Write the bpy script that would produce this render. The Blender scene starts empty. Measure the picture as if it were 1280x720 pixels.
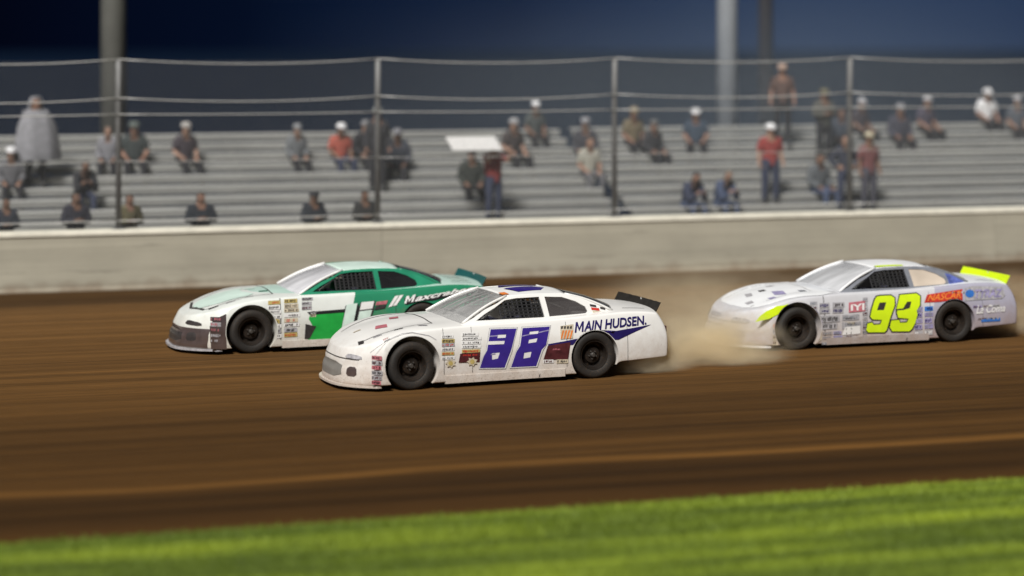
import bpy, bmesh, math, random
from math import radians as R, sin, cos, pi, exp
from mathutils import Vector, Matrix
from mathutils.geometry import tessellate_polygon
import numpy as np

rnd = random.Random(7)
scene = bpy.context.scene
COL = scene.collection

# ------------------------------------------------------------------ camera model (metres; photo 1280x720)
F, HZ, CH = 2640.0, 50.0, 4.9
TH = R(16.2)                                   # heading of the track against the picture plane
U = Vector((cos(TH), sin(TH), 0)); V = Vector((-sin(TH), cos(TH), 0))
def ray(px, py): return Vector(((px-640)/F, 1.0, -(py-HZ)/F))
def ground(px, py, z=0.0):
    d = ray(px, py); t = (z-CH)/d.z
    return Vector((0, 0, CH)) + d*t
def u_at(px, v):                                # u on the line v=const seen at column px
    k = (px-640)/F                              # x = k*y ; x=u c - v s ; y = u s + v c
    c, s = cos(TH), sin(TH)
    return (k*v*c + v*s)/(c - k*s)

# ------------------------------------------------------------------ helpers
def tag(o, label=None, cat=None, group=None, kind=None):
    if label: o['label'] = label
    if cat: o['category'] = cat
    if group: o['group'] = group
    if kind: o['kind'] = kind
    return o
def link(name, me, mats, parent=None, loc=None, rotz=None):
    o = bpy.data.objects.new(name, me); COL.objects.link(o)
    if mats is not None:
        if not isinstance(mats, (list, tuple)): mats = [mats]
        for m in mats: me.materials.append(m)
    if parent is not None: o.parent = parent
    if loc is not None: o.location = loc
    if rotz is not None: o.rotation_euler = (0, 0, rotz)
    return o
def empty(name, loc=(0, 0, 0), rotz=0):
    o = bpy.data.objects.new(name, None); COL.objects.link(o)
    o.location = loc; o.rotation_euler = (0, 0, rotz); o.empty_display_size = .2
    return o
class MB:
    def __init__(s): s.bm = bmesh.new()
    def box(s, c, d, rot=None, mi=0, bev=0):
        M = Matrix.Translation(c) @ (rot.to_4x4() if rot else Matrix.Identity(4)) @ Matrix.Diagonal((*d, 1))
        r = bmesh.ops.create_cube(s.bm, size=1, matrix=M)
        fs = {f for v in r['verts'] for f in v.link_faces}
        for f in fs: f.material_index = mi
        if bev:
            es = list({e for v in r['verts'] for e in v.link_edges})
            bmesh.ops.bevel(s.bm, geom=es, offset=bev, segments=2, affect='EDGES', profile=.5)
        return s
    def tube(s, pts, r, n=8, mi=0, cap=True, smooth=True):
        pts = [Vector(p) for p in pts]; rings = []
        rr = r if isinstance(r, (list, tuple)) else [r]*len(pts)
        for i, p in enumerate(pts):
            a = pts[max(i-1, 0)]; b = pts[min(i+1, len(pts)-1)]
            t = (b-a).normalized()
            up = Vector((0, 0, 1)) if abs(t.z) < .9 else Vector((1, 0, 0))
            x = t.cross(up).normalized(); y = x.cross(t).normalized()
            rings.append([s.bm.verts.new(p + (x*cos(2*pi*k/n)+y*sin(2*pi*k/n))*rr[i]) for k in range(n)])
        for a, b in zip(rings, rings[1:]):
            for k in range(n):
                f = s.bm.faces.new((a[k], a[(k+1) % n], b[(k+1) % n], b[k])); f.material_index = mi; f.smooth = smooth
        if cap:
            for rg in (rings[0], rings[-1]):
                try: f = s.bm.faces.new(rg); f.material_index = mi
                except ValueError: pass
        return s
    def lathe(s, prof, axis='Y', n=40, mi=0, c=(0, 0, 0), closed=True):
        # prof: list of (radius, axial)
        rings = []
        for (r, a) in prof:
            ring = []
            for k in range(n):
                t = 2*pi*k/n
                if axis == 'Y': p = Vector((r*cos(t), a, r*sin(t)))
                else: p = Vector((r*cos(t), r*sin(t), a))
                ring.append(s.bm.verts.new(p + Vector(c)))
            rings.append(ring)
        pr = list(zip(rings, rings[1:])) + ([(rings[-1], rings[0])] if closed else [])
        for a, b in pr:
            for k in range(n):
                f = s.bm.faces.new((a[k], a[(k+1) % n], b[(k+1) % n], b[k])); f.material_index = mi; f.smooth = True
        return s
    def disc(s, r, a, n=32, mi=0, axis='Y', c=(0, 0, 0)):
        vs = []
        for k in range(n):
            t = 2*pi*k/n
            p = Vector((r*cos(t), a, r*sin(t))) if axis == 'Y' else Vector((r*cos(t), r*sin(t), a))
            vs.append(s.bm.verts.new(p+Vector(c)))
        f = s.bm.faces.new(vs); f.material_index = mi
        return s
    def mesh(s, name='m', norm=True):
        if norm: bmesh.ops.recalc_face_normals(s.bm, faces=s.bm.faces)
        me = bpy.data.meshes.new(name); s.bm.to_mesh(me); s.bm.free()
        return me
    def build(s, name, mats, parent=None, **k): return link(name, s.mesh(name), mats, parent, **k)

def evaluated(o, name):
    dg = bpy.context.evaluated_depsgraph_get(); dg.update()
    me = bpy.data.meshes.new_from_object(o.evaluated_get(dg)); me.name = name
    return me
def smooth(me, ang=35):
    for p in me.polygons: p.use_smooth = True
    me.set_sharp_from_angle(angle=R(ang))

# ------------------------------------------------------------------ materials
def newmat(name):
    m = bpy.data.materials.new(name); m.use_nodes = True
    nt = m.node_tree; b = nt.nodes['Principled BSDF']
    return m, nt, b
def N(nt, typ, **k):
    n = nt.nodes.new(typ)
    for a, v in k.items():
        if a.startswith('_'):
            key = a[1:]
            n.inputs[int(key) if key.isdigit() else key.replace('_', ' ')].default_value = v
        else: setattr(n, a, v)
    return n
def simple(name, col, rough=.6, metal=0, var=.12, scale=8, bump=0, coat=0, dirt=0, dirtcol=(.16, .085, .03)):
    m, nt, b = newmat(name); L = nt.links.new
    tc = N(nt, 'ShaderNodeTexCoord')
    nz = N(nt, 'ShaderNodeTexNoise', _Scale=scale, _Detail=5.0); L(tc.outputs['Object'], nz.inputs['Vector'])
    mr = N(nt, 'ShaderNodeMapRange'); L(nz.outputs['Fac'], mr.inputs[0])
    mr.inputs[1].default_value = .3; mr.inputs[2].default_value = .7
    mr.inputs[3].default_value = 1-var; mr.inputs[4].default_value = 1+var
    mx = N(nt, 'ShaderNodeVectorMath', operation='SCALE'); mx.inputs[0].default_value = col[:3]
    L(mr.outputs[0], mx.inputs['Scale'])
    last = mx.outputs[0]
    if dirt:
        sp = N(nt, 'ShaderNodeSeparateXYZ'); L(tc.outputs['Object'], sp.inputs[0])
        h = N(nt, 'ShaderNodeMapRange'); L(sp.outputs['Z'], h.inputs[0])
        h.inputs[1].default_value = .75; h.inputs[2].default_value = .05
        n2 = N(nt, 'ShaderNodeTexNoise', _Scale=9.0, _Detail=8.0, _Roughness=.7); L(tc.outputs['Object'], n2.inputs['Vector'])
        ad = N(nt, 'ShaderNodeMath', operation='ADD'); L(h.outputs[0], ad.inputs[0]); L(n2.outputs['Fac'], ad.inputs[1])
        m2 = N(nt, 'ShaderNodeMapRange'); L(ad.outputs[0], m2.inputs[0])
        m2.inputs[1].default_value = .62; m2.inputs[2].default_value = 1.5; m2.inputs[3].default_value = 0; m2.inputs[4].default_value = dirt
        mix = N(nt, 'ShaderNodeMix', data_type='RGBA'); L(m2.outputs[0], mix.inputs[0]); L(last, mix.inputs[6])
        mix.inputs[7].default_value = (*dirtcol, 1); last = mix.outputs[2]
        n3 = N(nt, 'ShaderNodeTexNoise', _Scale=60.0, _Detail=3.0, _Roughness=.6); L(tc.outputs['Object'], n3.inputs['Vector'])
        a3 = N(nt, 'ShaderNodeMath', operation='MULTIPLY_ADD'); L(h.outputs[0], a3.inputs[0]); a3.inputs[1].default_value = .16; L(n3.outputs['Fac'], a3.inputs[2])
        r3 = N(nt, 'ShaderNodeMapRange'); L(a3.outputs[0], r3.inputs[0]); r3.inputs[1].default_value = .72; r3.inputs[2].default_value = .80; r3.inputs[3].default_value = 0; r3.inputs[4].default_value = .5
        mix3 = N(nt, 'ShaderNodeMix', data_type='RGBA'); L(r3.outputs[0], mix3.inputs[0]); L(last, mix3.inputs[6]); mix3.inputs[7].default_value = (.09, .05, .022, 1); last = mix3.outputs[2]
        rr = N(nt, 'ShaderNodeMapRange'); L(m2.outputs[0], rr.inputs[0]); rr.inputs[3].default_value = rough; rr.inputs[4].default_value = .9
        L(rr.outputs[0], b.inputs['Roughness'])
    L(last, b.inputs['Base Color'])
    if not dirt: b.inputs['Roughness'].default_value = rough
    b.inputs['Metallic'].default_value = metal
    if coat: b.inputs['Coat Weight'].default_value = coat; b.inputs['Coat Roughness'].default_value = .08
    if bump:
        bp = N(nt, 'ShaderNodeBump', _Strength=bump, _Distance=.02); L(nz.outputs['Fac'], bp.inputs['Height']); L(bp.outputs[0], b.inputs['Normal'])
    return m

M = {}
DC = (.30, .17, .075)
M['white'] = simple('white_paint', (.80, .79, .77), .35, coat=.3, dirt=.52, var=.04, scale=3, dirtcol=DC)
M['roofwhite'] = simple('roof_white', (.80, .80, .79), .4, coat=.12, var=.05, scale=5)
M['sidegrey'] = simple('silver_side', (.42, .42, .45), .35, coat=.5, dirt=.5, var=.15, scale=6, dirtcol=DC)
M['hoodwhite'] = simple('hood_white', (.80, .81, .83), .4, coat=.12, var=.04, scale=4)
M['mint'] = simple('mint_roof', (.62, .77, .70), .4, coat=.12, var=.10, scale=3)
M['teal'] = simple('teal_paint', (.025, .23, .13), .25, coat=.7, var=.15, scale=4)
M['greybody'] = simple('grey_surround', (.20, .21, .24), .35, coat=.4, var=.1)
M['bluepil'] = simple('blue_pillar', (.10, .13, .38), .35, coat=.4, var=.4, scale=14)
M['tyre'] = simple('tyre_rubber', (.010, .010, .010), .75, dirt=.08, var=.3, scale=12, dirtcol=(.10, .06, .03), bump=.2)
M['rim'] = simple('rim_steel', (.014, .013, .013), .45, .3, dirt=.12, var=.3, dirtcol=(.09, .055, .03))
M['hub'] = simple('hub_steel', (.16, .15, .14), .4, .7, var=.3)
M['well'] = simple('wheel_well', (.012, .011, .010), .9, var=.3)
M['cage'] = simple('roll_cage', (.35, .35, .34), .4, .2, var=.2)
M['seatm'] = simple('seat_black', (.02, .02, .022), .7)
M['net'] = simple('net_webbing', (.018, .018, .02), .8)
M['spoilblk'] = simple('spoiler_black', (.018, .016, .014), .5, var=.4, scale=15)
M['spoilteal'] = simple('spoiler_teal', (.012, .085, .085), .35, var=.1)
M['lime'] = simple('lime_paint', (.62, .82, .015), .35, var=.05)
M['black'] = simple('decal_black', (.015, .015, .017), .4)
M['purple'] = simple('decal_purple', (.040, .022, .23), .3, var=.12, coat=.4)
M['navy'] = simple('decal_navy', (.018, .012, .10), .35, var=.2)
M['decwhite'] = simple('decal_white', (.76, .75, .74), .35, var=.04)
M['deccream'] = simple('decal_cream', (.55, .48, .36), .4, var=.2, scale=20)
M['decgrey'] = simple('decal_grey', (.36, .35, .37), .4, var=.3, scale=20)
M['decdark'] = simple('decal_dark', (.04, .035, .035), .4, var=.3, scale=20)
M['red'] = simple('decal_red', (.48, .035, .025), .4, var=.25, scale=18)
M['orange'] = simple('decal_orange', (.70, .20, .04), .4, var=.1)
M['maroon'] = simple('decal_maroon', (.075, .018, .022), .35, var=.4, scale=10)
M['yellow'] = simple('decal_yellow', (.46, .36, .13), .4, var=.2, scale=20)
M['green'] = simple('decal_green', (.02, .36, .06), .3, var=.12, coat=.4)
M['ltgreen'] = simple('number_pale', (.62, .76, .69), .3, var=.12, scale=6)
M['lav'] = simple('decal_lavender', (.30, .27, .45), .35, var=.3, scale=15)
M['blue'] = simple('decal_blue', (.04, .16, .50), .35, var=.2)
M['pink'] = simple('decal_pink', (.45, .14, .17), .4, var=.3, scale=18)
M['fasc'] = simple('fascia_dark', (.13, .105, .115), .25, .5, coat=.8, dirt=.2, var=.3, scale=5, dirtcol=DC)
M['grl'] = simple('grille_grey', (.20, .19, .175), .5, var=.15, scale=6)
M['helmet'] = simple('helmet_white', (.75, .74, .72), .2, coat=.8, var=.03)
M['visor'] = simple('visor_dark', (.01, .01, .012), .1)
M['suit'] = simple('race_suit', (.06, .06, .10), .8)
M['steel'] = simple('galvanised', (.40, .40, .38), .45, .4, var=.15)
M['mesh'] = simple('fence_wire', (.10, .105, .11), .7, 0, var=.1)
M['cable'] = simple('fence_cable', (.62, .62, .60), .4, .2, var=.1)
M['pole'] = simple('pole_galv_dimlit', (.11, .11, .10), .55, .1, var=.12, scale=1.5)  # pole colour darkened to paint in the weaker light on this pole

def glass(name, col, alpha, rough=.12):
    m, nt, b = newmat(name); L = nt.links.new
    tc = N(nt, 'ShaderNodeTexCoord')
    mp = N(nt, 'ShaderNodeMapping'); mp.inputs['Scale'].default_value = (.8, 2.2, .8)
    nz = N(nt, 'ShaderNodeTexNoise', _Scale=1.6, _Detail=2.0); L(tc.outputs['Object'], mp.inputs[0]); L(mp.outputs[0], nz.inputs['Vector'])
    mr = N(nt, 'ShaderNodeMapRange'); L(nz.outputs['Fac'], mr.inputs[0])
    mr.inputs[1].default_value = .3; mr.inputs[2].default_value = .7
    mr.inputs[3].default_value = alpha*.6; mr.inputs[4].default_value = min(1, alpha*1.3)
    L(mr.outputs[0], b.inputs['Alpha'])
    b.inputs['Base Color'].default_value = (*col, 1); b.inputs['Roughness'].default_value = rough
    b.inputs['Coat Weight'].default_value = .2; b.inputs['Coat Roughness'].default_value = .05
    return m
M['ws88'] = glass('dust_glare_windshield', (.50, .50, .50), .36)  # grey tint carries both dust film and painted reflections
M['wswht'] = glass('milky_windshield', (.72, .72, .76), .80)  # whitish base colour paints in the reflection on the glass
M['ws93'] = glass('pale_windshield', (.66, .67, .70), .75)
M['qglass'] = glass('tinted_glass', (.10, .09, .09), .45)
M['qtan'] = glass('tan_glass', (.70, .60, .50), .85)
M['qdark'] = glass('dark_glass', (.02, .02, .022), .8)

# ------------------------------------------------------------------ body shape (car frame: +x nose, +y driver's side)
def spl(tab, x):
    if x <= tab[0][0]: return tab[0][1]
    if x >= tab[-1][0]: return tab[-1][1]
    for (a, va), (b, vb) in zip(tab, tab[1:]):
        if a <= x <= b:
            i = tab.index((a, va))
            m0 = (vb-tab[i-1][1])/(b-tab[i-1][0]) if i > 0 else (vb-va)/(b-a)
            m1 = (tab[i+2][1]-va)/(tab[i+2][0]-a) if i+2 < len(tab) else (vb-va)/(b-a)
            h = b-a; t = (x-a)/h
            return (2*t**3-3*t**2+1)*va+(t**3-2*t**2+t)*h*m0+(-2*t**3+3*t**2)*vb+(t**3-t**2)*h*m1
ZC = [(-2.75, .86), (-2.62, .905), (-2.45, .94), (-2.2, .965), (-1.9, .975), (-1.3, .95), (-.6, .93), (.2, .92), (.8, .90), (1.3, .855), (1.7, .775), (2.0, .68), (2.2, .60), (2.35, .535), (2.52, .46)]
ZS = [(-2.75, .80), (-2.62, .85), (-2.45, .885), (-2.2, .915), (-1.9, .925), (-1.4, .905), (-.7, .875), (0, .86), (.6, .85), (1.0, .832), (1.4, .80), (1.75, .72), (2.0, .62), (2.2, .545), (2.35, .49), (2.52, .43)]
W0 = [(-2.75, .85), (-2.3, .92), (-1.8, .95), (-1.3, .965), (-.6, .95), (.6, .95), (1.3, .97), (1.8, .955), (2.2, .90), (2.52, .80)]
ZB = [(-2.75, .25), (-2.0, .225), (-1.75, .20), (-1.70, .10), (-1, .085), (1, .085), (1.8, .09), (2.52, .07)]
XF, XR = 2.43, -2.74
WB = 1.395
def halfw(x, z):
    w = spl(W0, x)
    if z > .38: w -= .085*((z-.38)/.5)**2
    w -= .012*exp(-((z-.36)/.035)**2)*(1 if -1.0 < x < .95 else 0)*0
    for ax in (WB, -WB):
        w += .014*exp(-((x-ax)/.33)**2)*exp(-((z-.66)/.16)**2)
    return w
def topz(x, b):
    zs, zc = spl(ZS, x), spl(ZC, x)
    ab = abs(b)
    z = zs + (zc-zs)*(1-ab**2.6)
    z += .028*exp(-((ab-.80)/.17)**2)*exp(-((x-1.40)/.42)**2)
    z += .018*exp(-(ab/.42)**4)*exp(-((x-1.35)/.75)**4)      # bonnet bulge
    return z
def xf(b, c01):
    return XF - .55*abs(b)**3.2 - .30*max(0, c01-.45)**1.35 - .025*exp(-((c01-.56)/.09)**2) + .02*exp(-((c01-.12)/.12)**2)
def xr(b, c01):
    return XR + .12*abs(b)**3 + .17*(c01)**3.5 + .03*(1-c01)**2
def body_bm():
    NX, NY, NZ = 84, 22, 12
    bm = bmesh.new(); cache = {}
    def P(i, j, k):
        key = (i, j, k)
        if key in cache: return cache[key]
        a = i/NX; b = -1+2*j/NY; c = k/NZ
        b = math.copysign(abs(b)**.85, b) if b else 0
        x = xr(b, c) + a*(xf(b, c)-xr(b, c))
        zb = spl(ZB, x); zt = topz(x, b)
        z = zb + c*(zt-zb)
        y = b*halfw(x, z)
        cache[key] = bm.verts.new((x, y, z)); return cache[key]
    for i in range(NX):
        for j in range(NY):
            bm.faces.new((P(i, j, 0), P(i, j+1, 0), P(i+1, j+1, 0), P(i+1, j, 0)))
            bm.faces.new((P(i, j, NZ), P(i+1, j, NZ), P(i+1, j+1, NZ), P(i, j+1, NZ)))
    for i in range(NX):
        for k in range(NZ):
            bm.faces.new((P(i, 0, k), P(i+1, 0, k), P(i+1, 0, k+1), P(i, 0, k+1)))
            bm.faces.new((P(i, NY, k), P(i, NY, k+1), P(i+1, NY, k+1), P(i+1, NY, k)))
    for j in range(NY):
        for k in range(NZ):
            bm.faces.new((P(0, j, k), P(0, j, k+1), P(0, j+1, k+1), P(0, j+1, k)))
            bm.faces.new((P(NX, j, k), P(NX, j+1, k), P(NX, j+1, k+1), P(NX, j, k+1)))
    bmesh.ops.recalc_face_normals(bm, faces=bm.faces)
    bm.normal_update()
    es = [e for e in bm.edges if len(e.link_faces) == 2 and e.calc_face_angle() > R(38)]
    bmesh.ops.bevel(bm, geom=es, offset=.028, segments=3, affect='EDGES', profile=.55, clamp_overlap=True)
    return bm
ARCH = {WB: (.405, .355), -WB: (.375, .325)}
def make_body_mesh():
    bm = body_bm(); me = bpy.data.meshes.new('body_raw'); bm.to_mesh(me); bm.free()
    me.materials.append(M['white']); me.materials.append(M['well'])
    o = bpy.data.objects.new('tmp_body', me); COL.objects.link(o)
    def cutter(fill):
        b = MB(); fill(b)
        cm = b.mesh('cut'); cm.materials.append(M['white']); cm.materials.append(M['well'])
        c = bpy.data.objects.new('tmp_cut', cm); COL.objects.link(c); return c
    def cyls(b):
        for ax, (r, zc) in ARCH.items():
            for s in (1, -1):
                n = 48
                ra = [b.bm.verts.new((ax+r*cos(2*pi*k/n), s*.58, zc+r*sin(2*pi*k/n))) for k in range(n)]
                rb = [b.bm.verts.new((ax+r*cos(2*pi*k/n), s*1.2, zc+r*sin(2*pi*k/n))) for k in range(n)]
                for k in range(n): b.bm.faces.new((ra[k], ra[(k+1) % n], rb[(k+1) % n], rb[k]))
                b.bm.faces.new(ra); b.bm.faces.new(rb)
        for f in b.bm.faces: f.material_index = 1
    def cab(b): b.box((-.42, 0, .85), (1.62, 1.36, 1.0), mi=1)
    for fn in (cyls, cab):
        c = cutter(fn)
        md = o.modifiers.new('b', 'BOOLEAN'); md.operation = 'DIFFERENCE'; md.solver = 'EXACT'; md.object = c
        try: md.material_mode = 'TRANSFER'
        except Exception: pass
        me2 = evaluated(o, 'car_body'); o.modifiers.clear(); o.data = me2
        bpy.data.objects.remove(c)
    me2 = o.data; bpy.data.objects.remove(o)
    smooth(me2, 32)
    return me2

# greenhouse curves
def gh_y(x, z):
    t = (z-.87)/(1.225-.87)
    yb = spl([(-1.85, .70), (-1.3, .775), (-.7, .80), (.2, .805), (.65, .785)], x)
    yt = spl([(-1.85, .50), (-1.1, .555), (-.5, .585), (0, .575), (.65, .55)], x)
    return yb + (yt-yb)*(t**1.1 if t > 0 else t)
def ws_pt(s, t):
    bx, tx = .73-.15*s*s, -.12-.05*s*s
    x = bx+(tx-bx)*t; z = (.900-.03*s*s)+((1.225-.022*s*s)-(.900-.03*s*s))*t + .035*sin(pi*t)
    y = s*(.785+(.570-.785)*t)
    return Vector((x, y, z))
def rg_pt(s, t):
    bx, tx = -1.98+.20*s*s, -1.14+.05*s*s
    x = bx+(tx-bx)*t; z = (.965-.03*s*s)+((1.215-.022*s*s)-(.965-.03*s*s))*t + .03*sin(pi*t)
    y = s*(.70+(.548-.70)*t)
    return Vector((x, y, z))
def roof_z(s, t): return 1.223-.022*s*s + .040*(1-.75*s*s)*sin(pi*min(1, max(0, t*.92+.06)))
def roof_pt(s, t):      # t 0 front .. 1 rear
    f = ws_pt(s, 1); r = rg_pt(s, 1)
    x = f.x+(r.x-f.x)*t
    y = s*(.570+(.548-.570)*t+.018*sin(pi*t))
    return Vector((x, y, roof_z(s, t)))
def grid_mesh(fn, n, m, name, thick=0):
    bm = bmesh.new()
    g = [[bm.verts.new(fn(-1+2*i/n, j/m)) for j in range(m+1)] for i in range(n+1)]
    for i in range(n):
        for j in range(m): f = bm.faces.new((g[i][j], g[i+1][j], g[i+1][j+1], g[i][j+1])); f.smooth = True
    bmesh.ops.recalc_face_normals(bm, faces=bm.faces)
    if thick:
        if sum(f.normal.z for f in bm.faces) < 0: bmesh.ops.reverse_faces(bm, faces=bm.faces)
        bmesh.ops.solidify(bm, geom=list(bm.faces), thickness=thick)
    me = bpy.data.meshes.new(name); bm.to_mesh(me); bm.free(); return me
def poly2d(bm, outer, holes=()):
    loops = [[Vector((p[0], p[1], 0)) for p in outer]] + [[Vector((p[0], p[1], 0)) for p in h] for h in holes]
    flat = [v for l in loops for v in l]
    vs = [bm.verts.new(v) for v in flat]
    for t in tessellate_polygon(loops):
        try: bm.faces.new([vs[i] for i in t])
        except ValueError: pass
def dice(bm, step):
    for ax in (0, 1):
        co = [v.co[ax] for v in bm.verts]
        if not co: return
        a, b = min(co), max(co); n = int((b-a)/step)
        no = Vector((1, 0, 0)) if ax == 0 else Vector((0, 1, 0))
        for k in range(1, n+1):
            p = no*(a + k*(b-a)/(n+1))
            bmesh.ops.bisect_plane(bm, geom=list(bm.verts)+list(bm.edges)+list(bm.faces), plane_co=p, plane_no=no, dist=1e-6)
def rounded(pts, n=1):
    for _ in range(n):
        q = []
        for a, b in zip(pts, pts[1:]+pts[:1]):
            q += [(a[0]*.8+b[0]*.2, a[1]*.8+b[1]*.2), (a[0]*.2+b[0]*.8, a[1]*.2+b[1]*.8)]
        pts = q
    return pts
SIDE_OUT = [(.60, .862), (.42, .94), (.22, 1.045), (.0, 1.125), (-.16, 1.203), (-.32, 1.214), (-.6, 1.221), (-.9, 1.214), (-1.09, 1.198),
            (-1.30, 1.140), (-1.52, 1.055), (-1.78, .948), (-1.6, .92), (-1.3, .895), (-.7, .872), (0, .858)]
WIN_D = [(.38, .905), (.24, .985), (.06, 1.065), (-.12, 1.158), (-.30, 1.178), (-.66, 1.181), (-.68, .905)]
WIN_Q = [(-.755, .910), (-.745, 1.179), (-1.02, 1.162), (-1.22, 1.095), (-1.36, 1.015), (-1.38, .955), (-1.34, .925)]
def side_panel(s, outer, holes, thick=.022, off=0.0, step=.06):
    bm = bmesh.new(); poly2d(bm, outer, holes); dice(bm, step)
    for v in bm.verts:
        x, z = v.co.x, v.co.y; v.co = (x, s*(gh_y(x, z)+off), z)
    bmesh.ops.recalc_face_normals(bm, faces=bm.faces)
    if sum(f.normal.y*s for f in bm.faces) < 0: bmesh.ops.reverse_faces(bm, faces=bm.faces)
    if thick: bmesh.ops.solidify(bm, geom=list(bm.faces), thickness=thick)
    me = bpy.data.meshes.new('side'); bm.to_mesh(me); bm.free()
    smooth(me, 40)
    return me

BODY = make_body_mesh()

# shared wheel meshes ------------------------------------------------------
def tyre_mesh():
    b = MB(); r, w = .338, .135
    prof = [(.205, -w*.80), (.24, -w*.97), (.29, -w*1.02), (.318, -w*.95), (.332, -w*.82), (.338, -w*.5), (.339, 0), (.338, w*.5), (.332, w*.82),
            (.318, w*.95), (.29, w*1.02), (.24, w*.97), (.205, w*.80), (.200, w*.6), (.200, -w*.6)]
    b.lathe(prof, n=56)
    me = b.mesh('tyre'); return me
def rim_mesh():
    b = MB(); w = .135
    b.lathe([(.205, w*.80), (.212, w*.88), (.200, w*.86), (.188, w*.55), (.178, w*.05), (.150, -w*.02), (.128, w*.10), (.115, w*.28), (.080, w*.34), (.078, w*.30),
             (.112, w*.20), (.170, -w*.15), (.200, -w*.8)], n=48, closed=False)
    b.disc(.082, w*.33)
    # vent slots as dark recessed ovals, drawn as small raised lips
    for k in range(10):
        t = 2*pi*k/10
        b.tube([(.150*cos(t), -w*.03+.004, .150*sin(t)), (.150*cos(t), w*.06, .150*sin(t))], .017, 10)
    me = b.mesh('rim'); smooth(me, 40); return me
def hub_mesh():
    b = MB(); w = .135
    b.lathe([(.034, w*.33), (.034, w*.62), (.026, w*.70), (.0, w*.70)], n=20, closed=False)
    for k in range(5):
        t = 2*pi*k/5
        b.tube([(.058*cos(t), w*.33, .058*sin(t)), (.058*cos(t), w*.50, .058*sin(t))], .011, 6)
    me = b.mesh('hub'); smooth(me, 40); return me
TYRE, RIM, HUB = tyre_mesh(), rim_mesh(), hub_mesh()
for me, m in ((TYRE, 'tyre'), (RIM, 'rim'), (HUB, 'hub')): me.materials.append(M[m])

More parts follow.
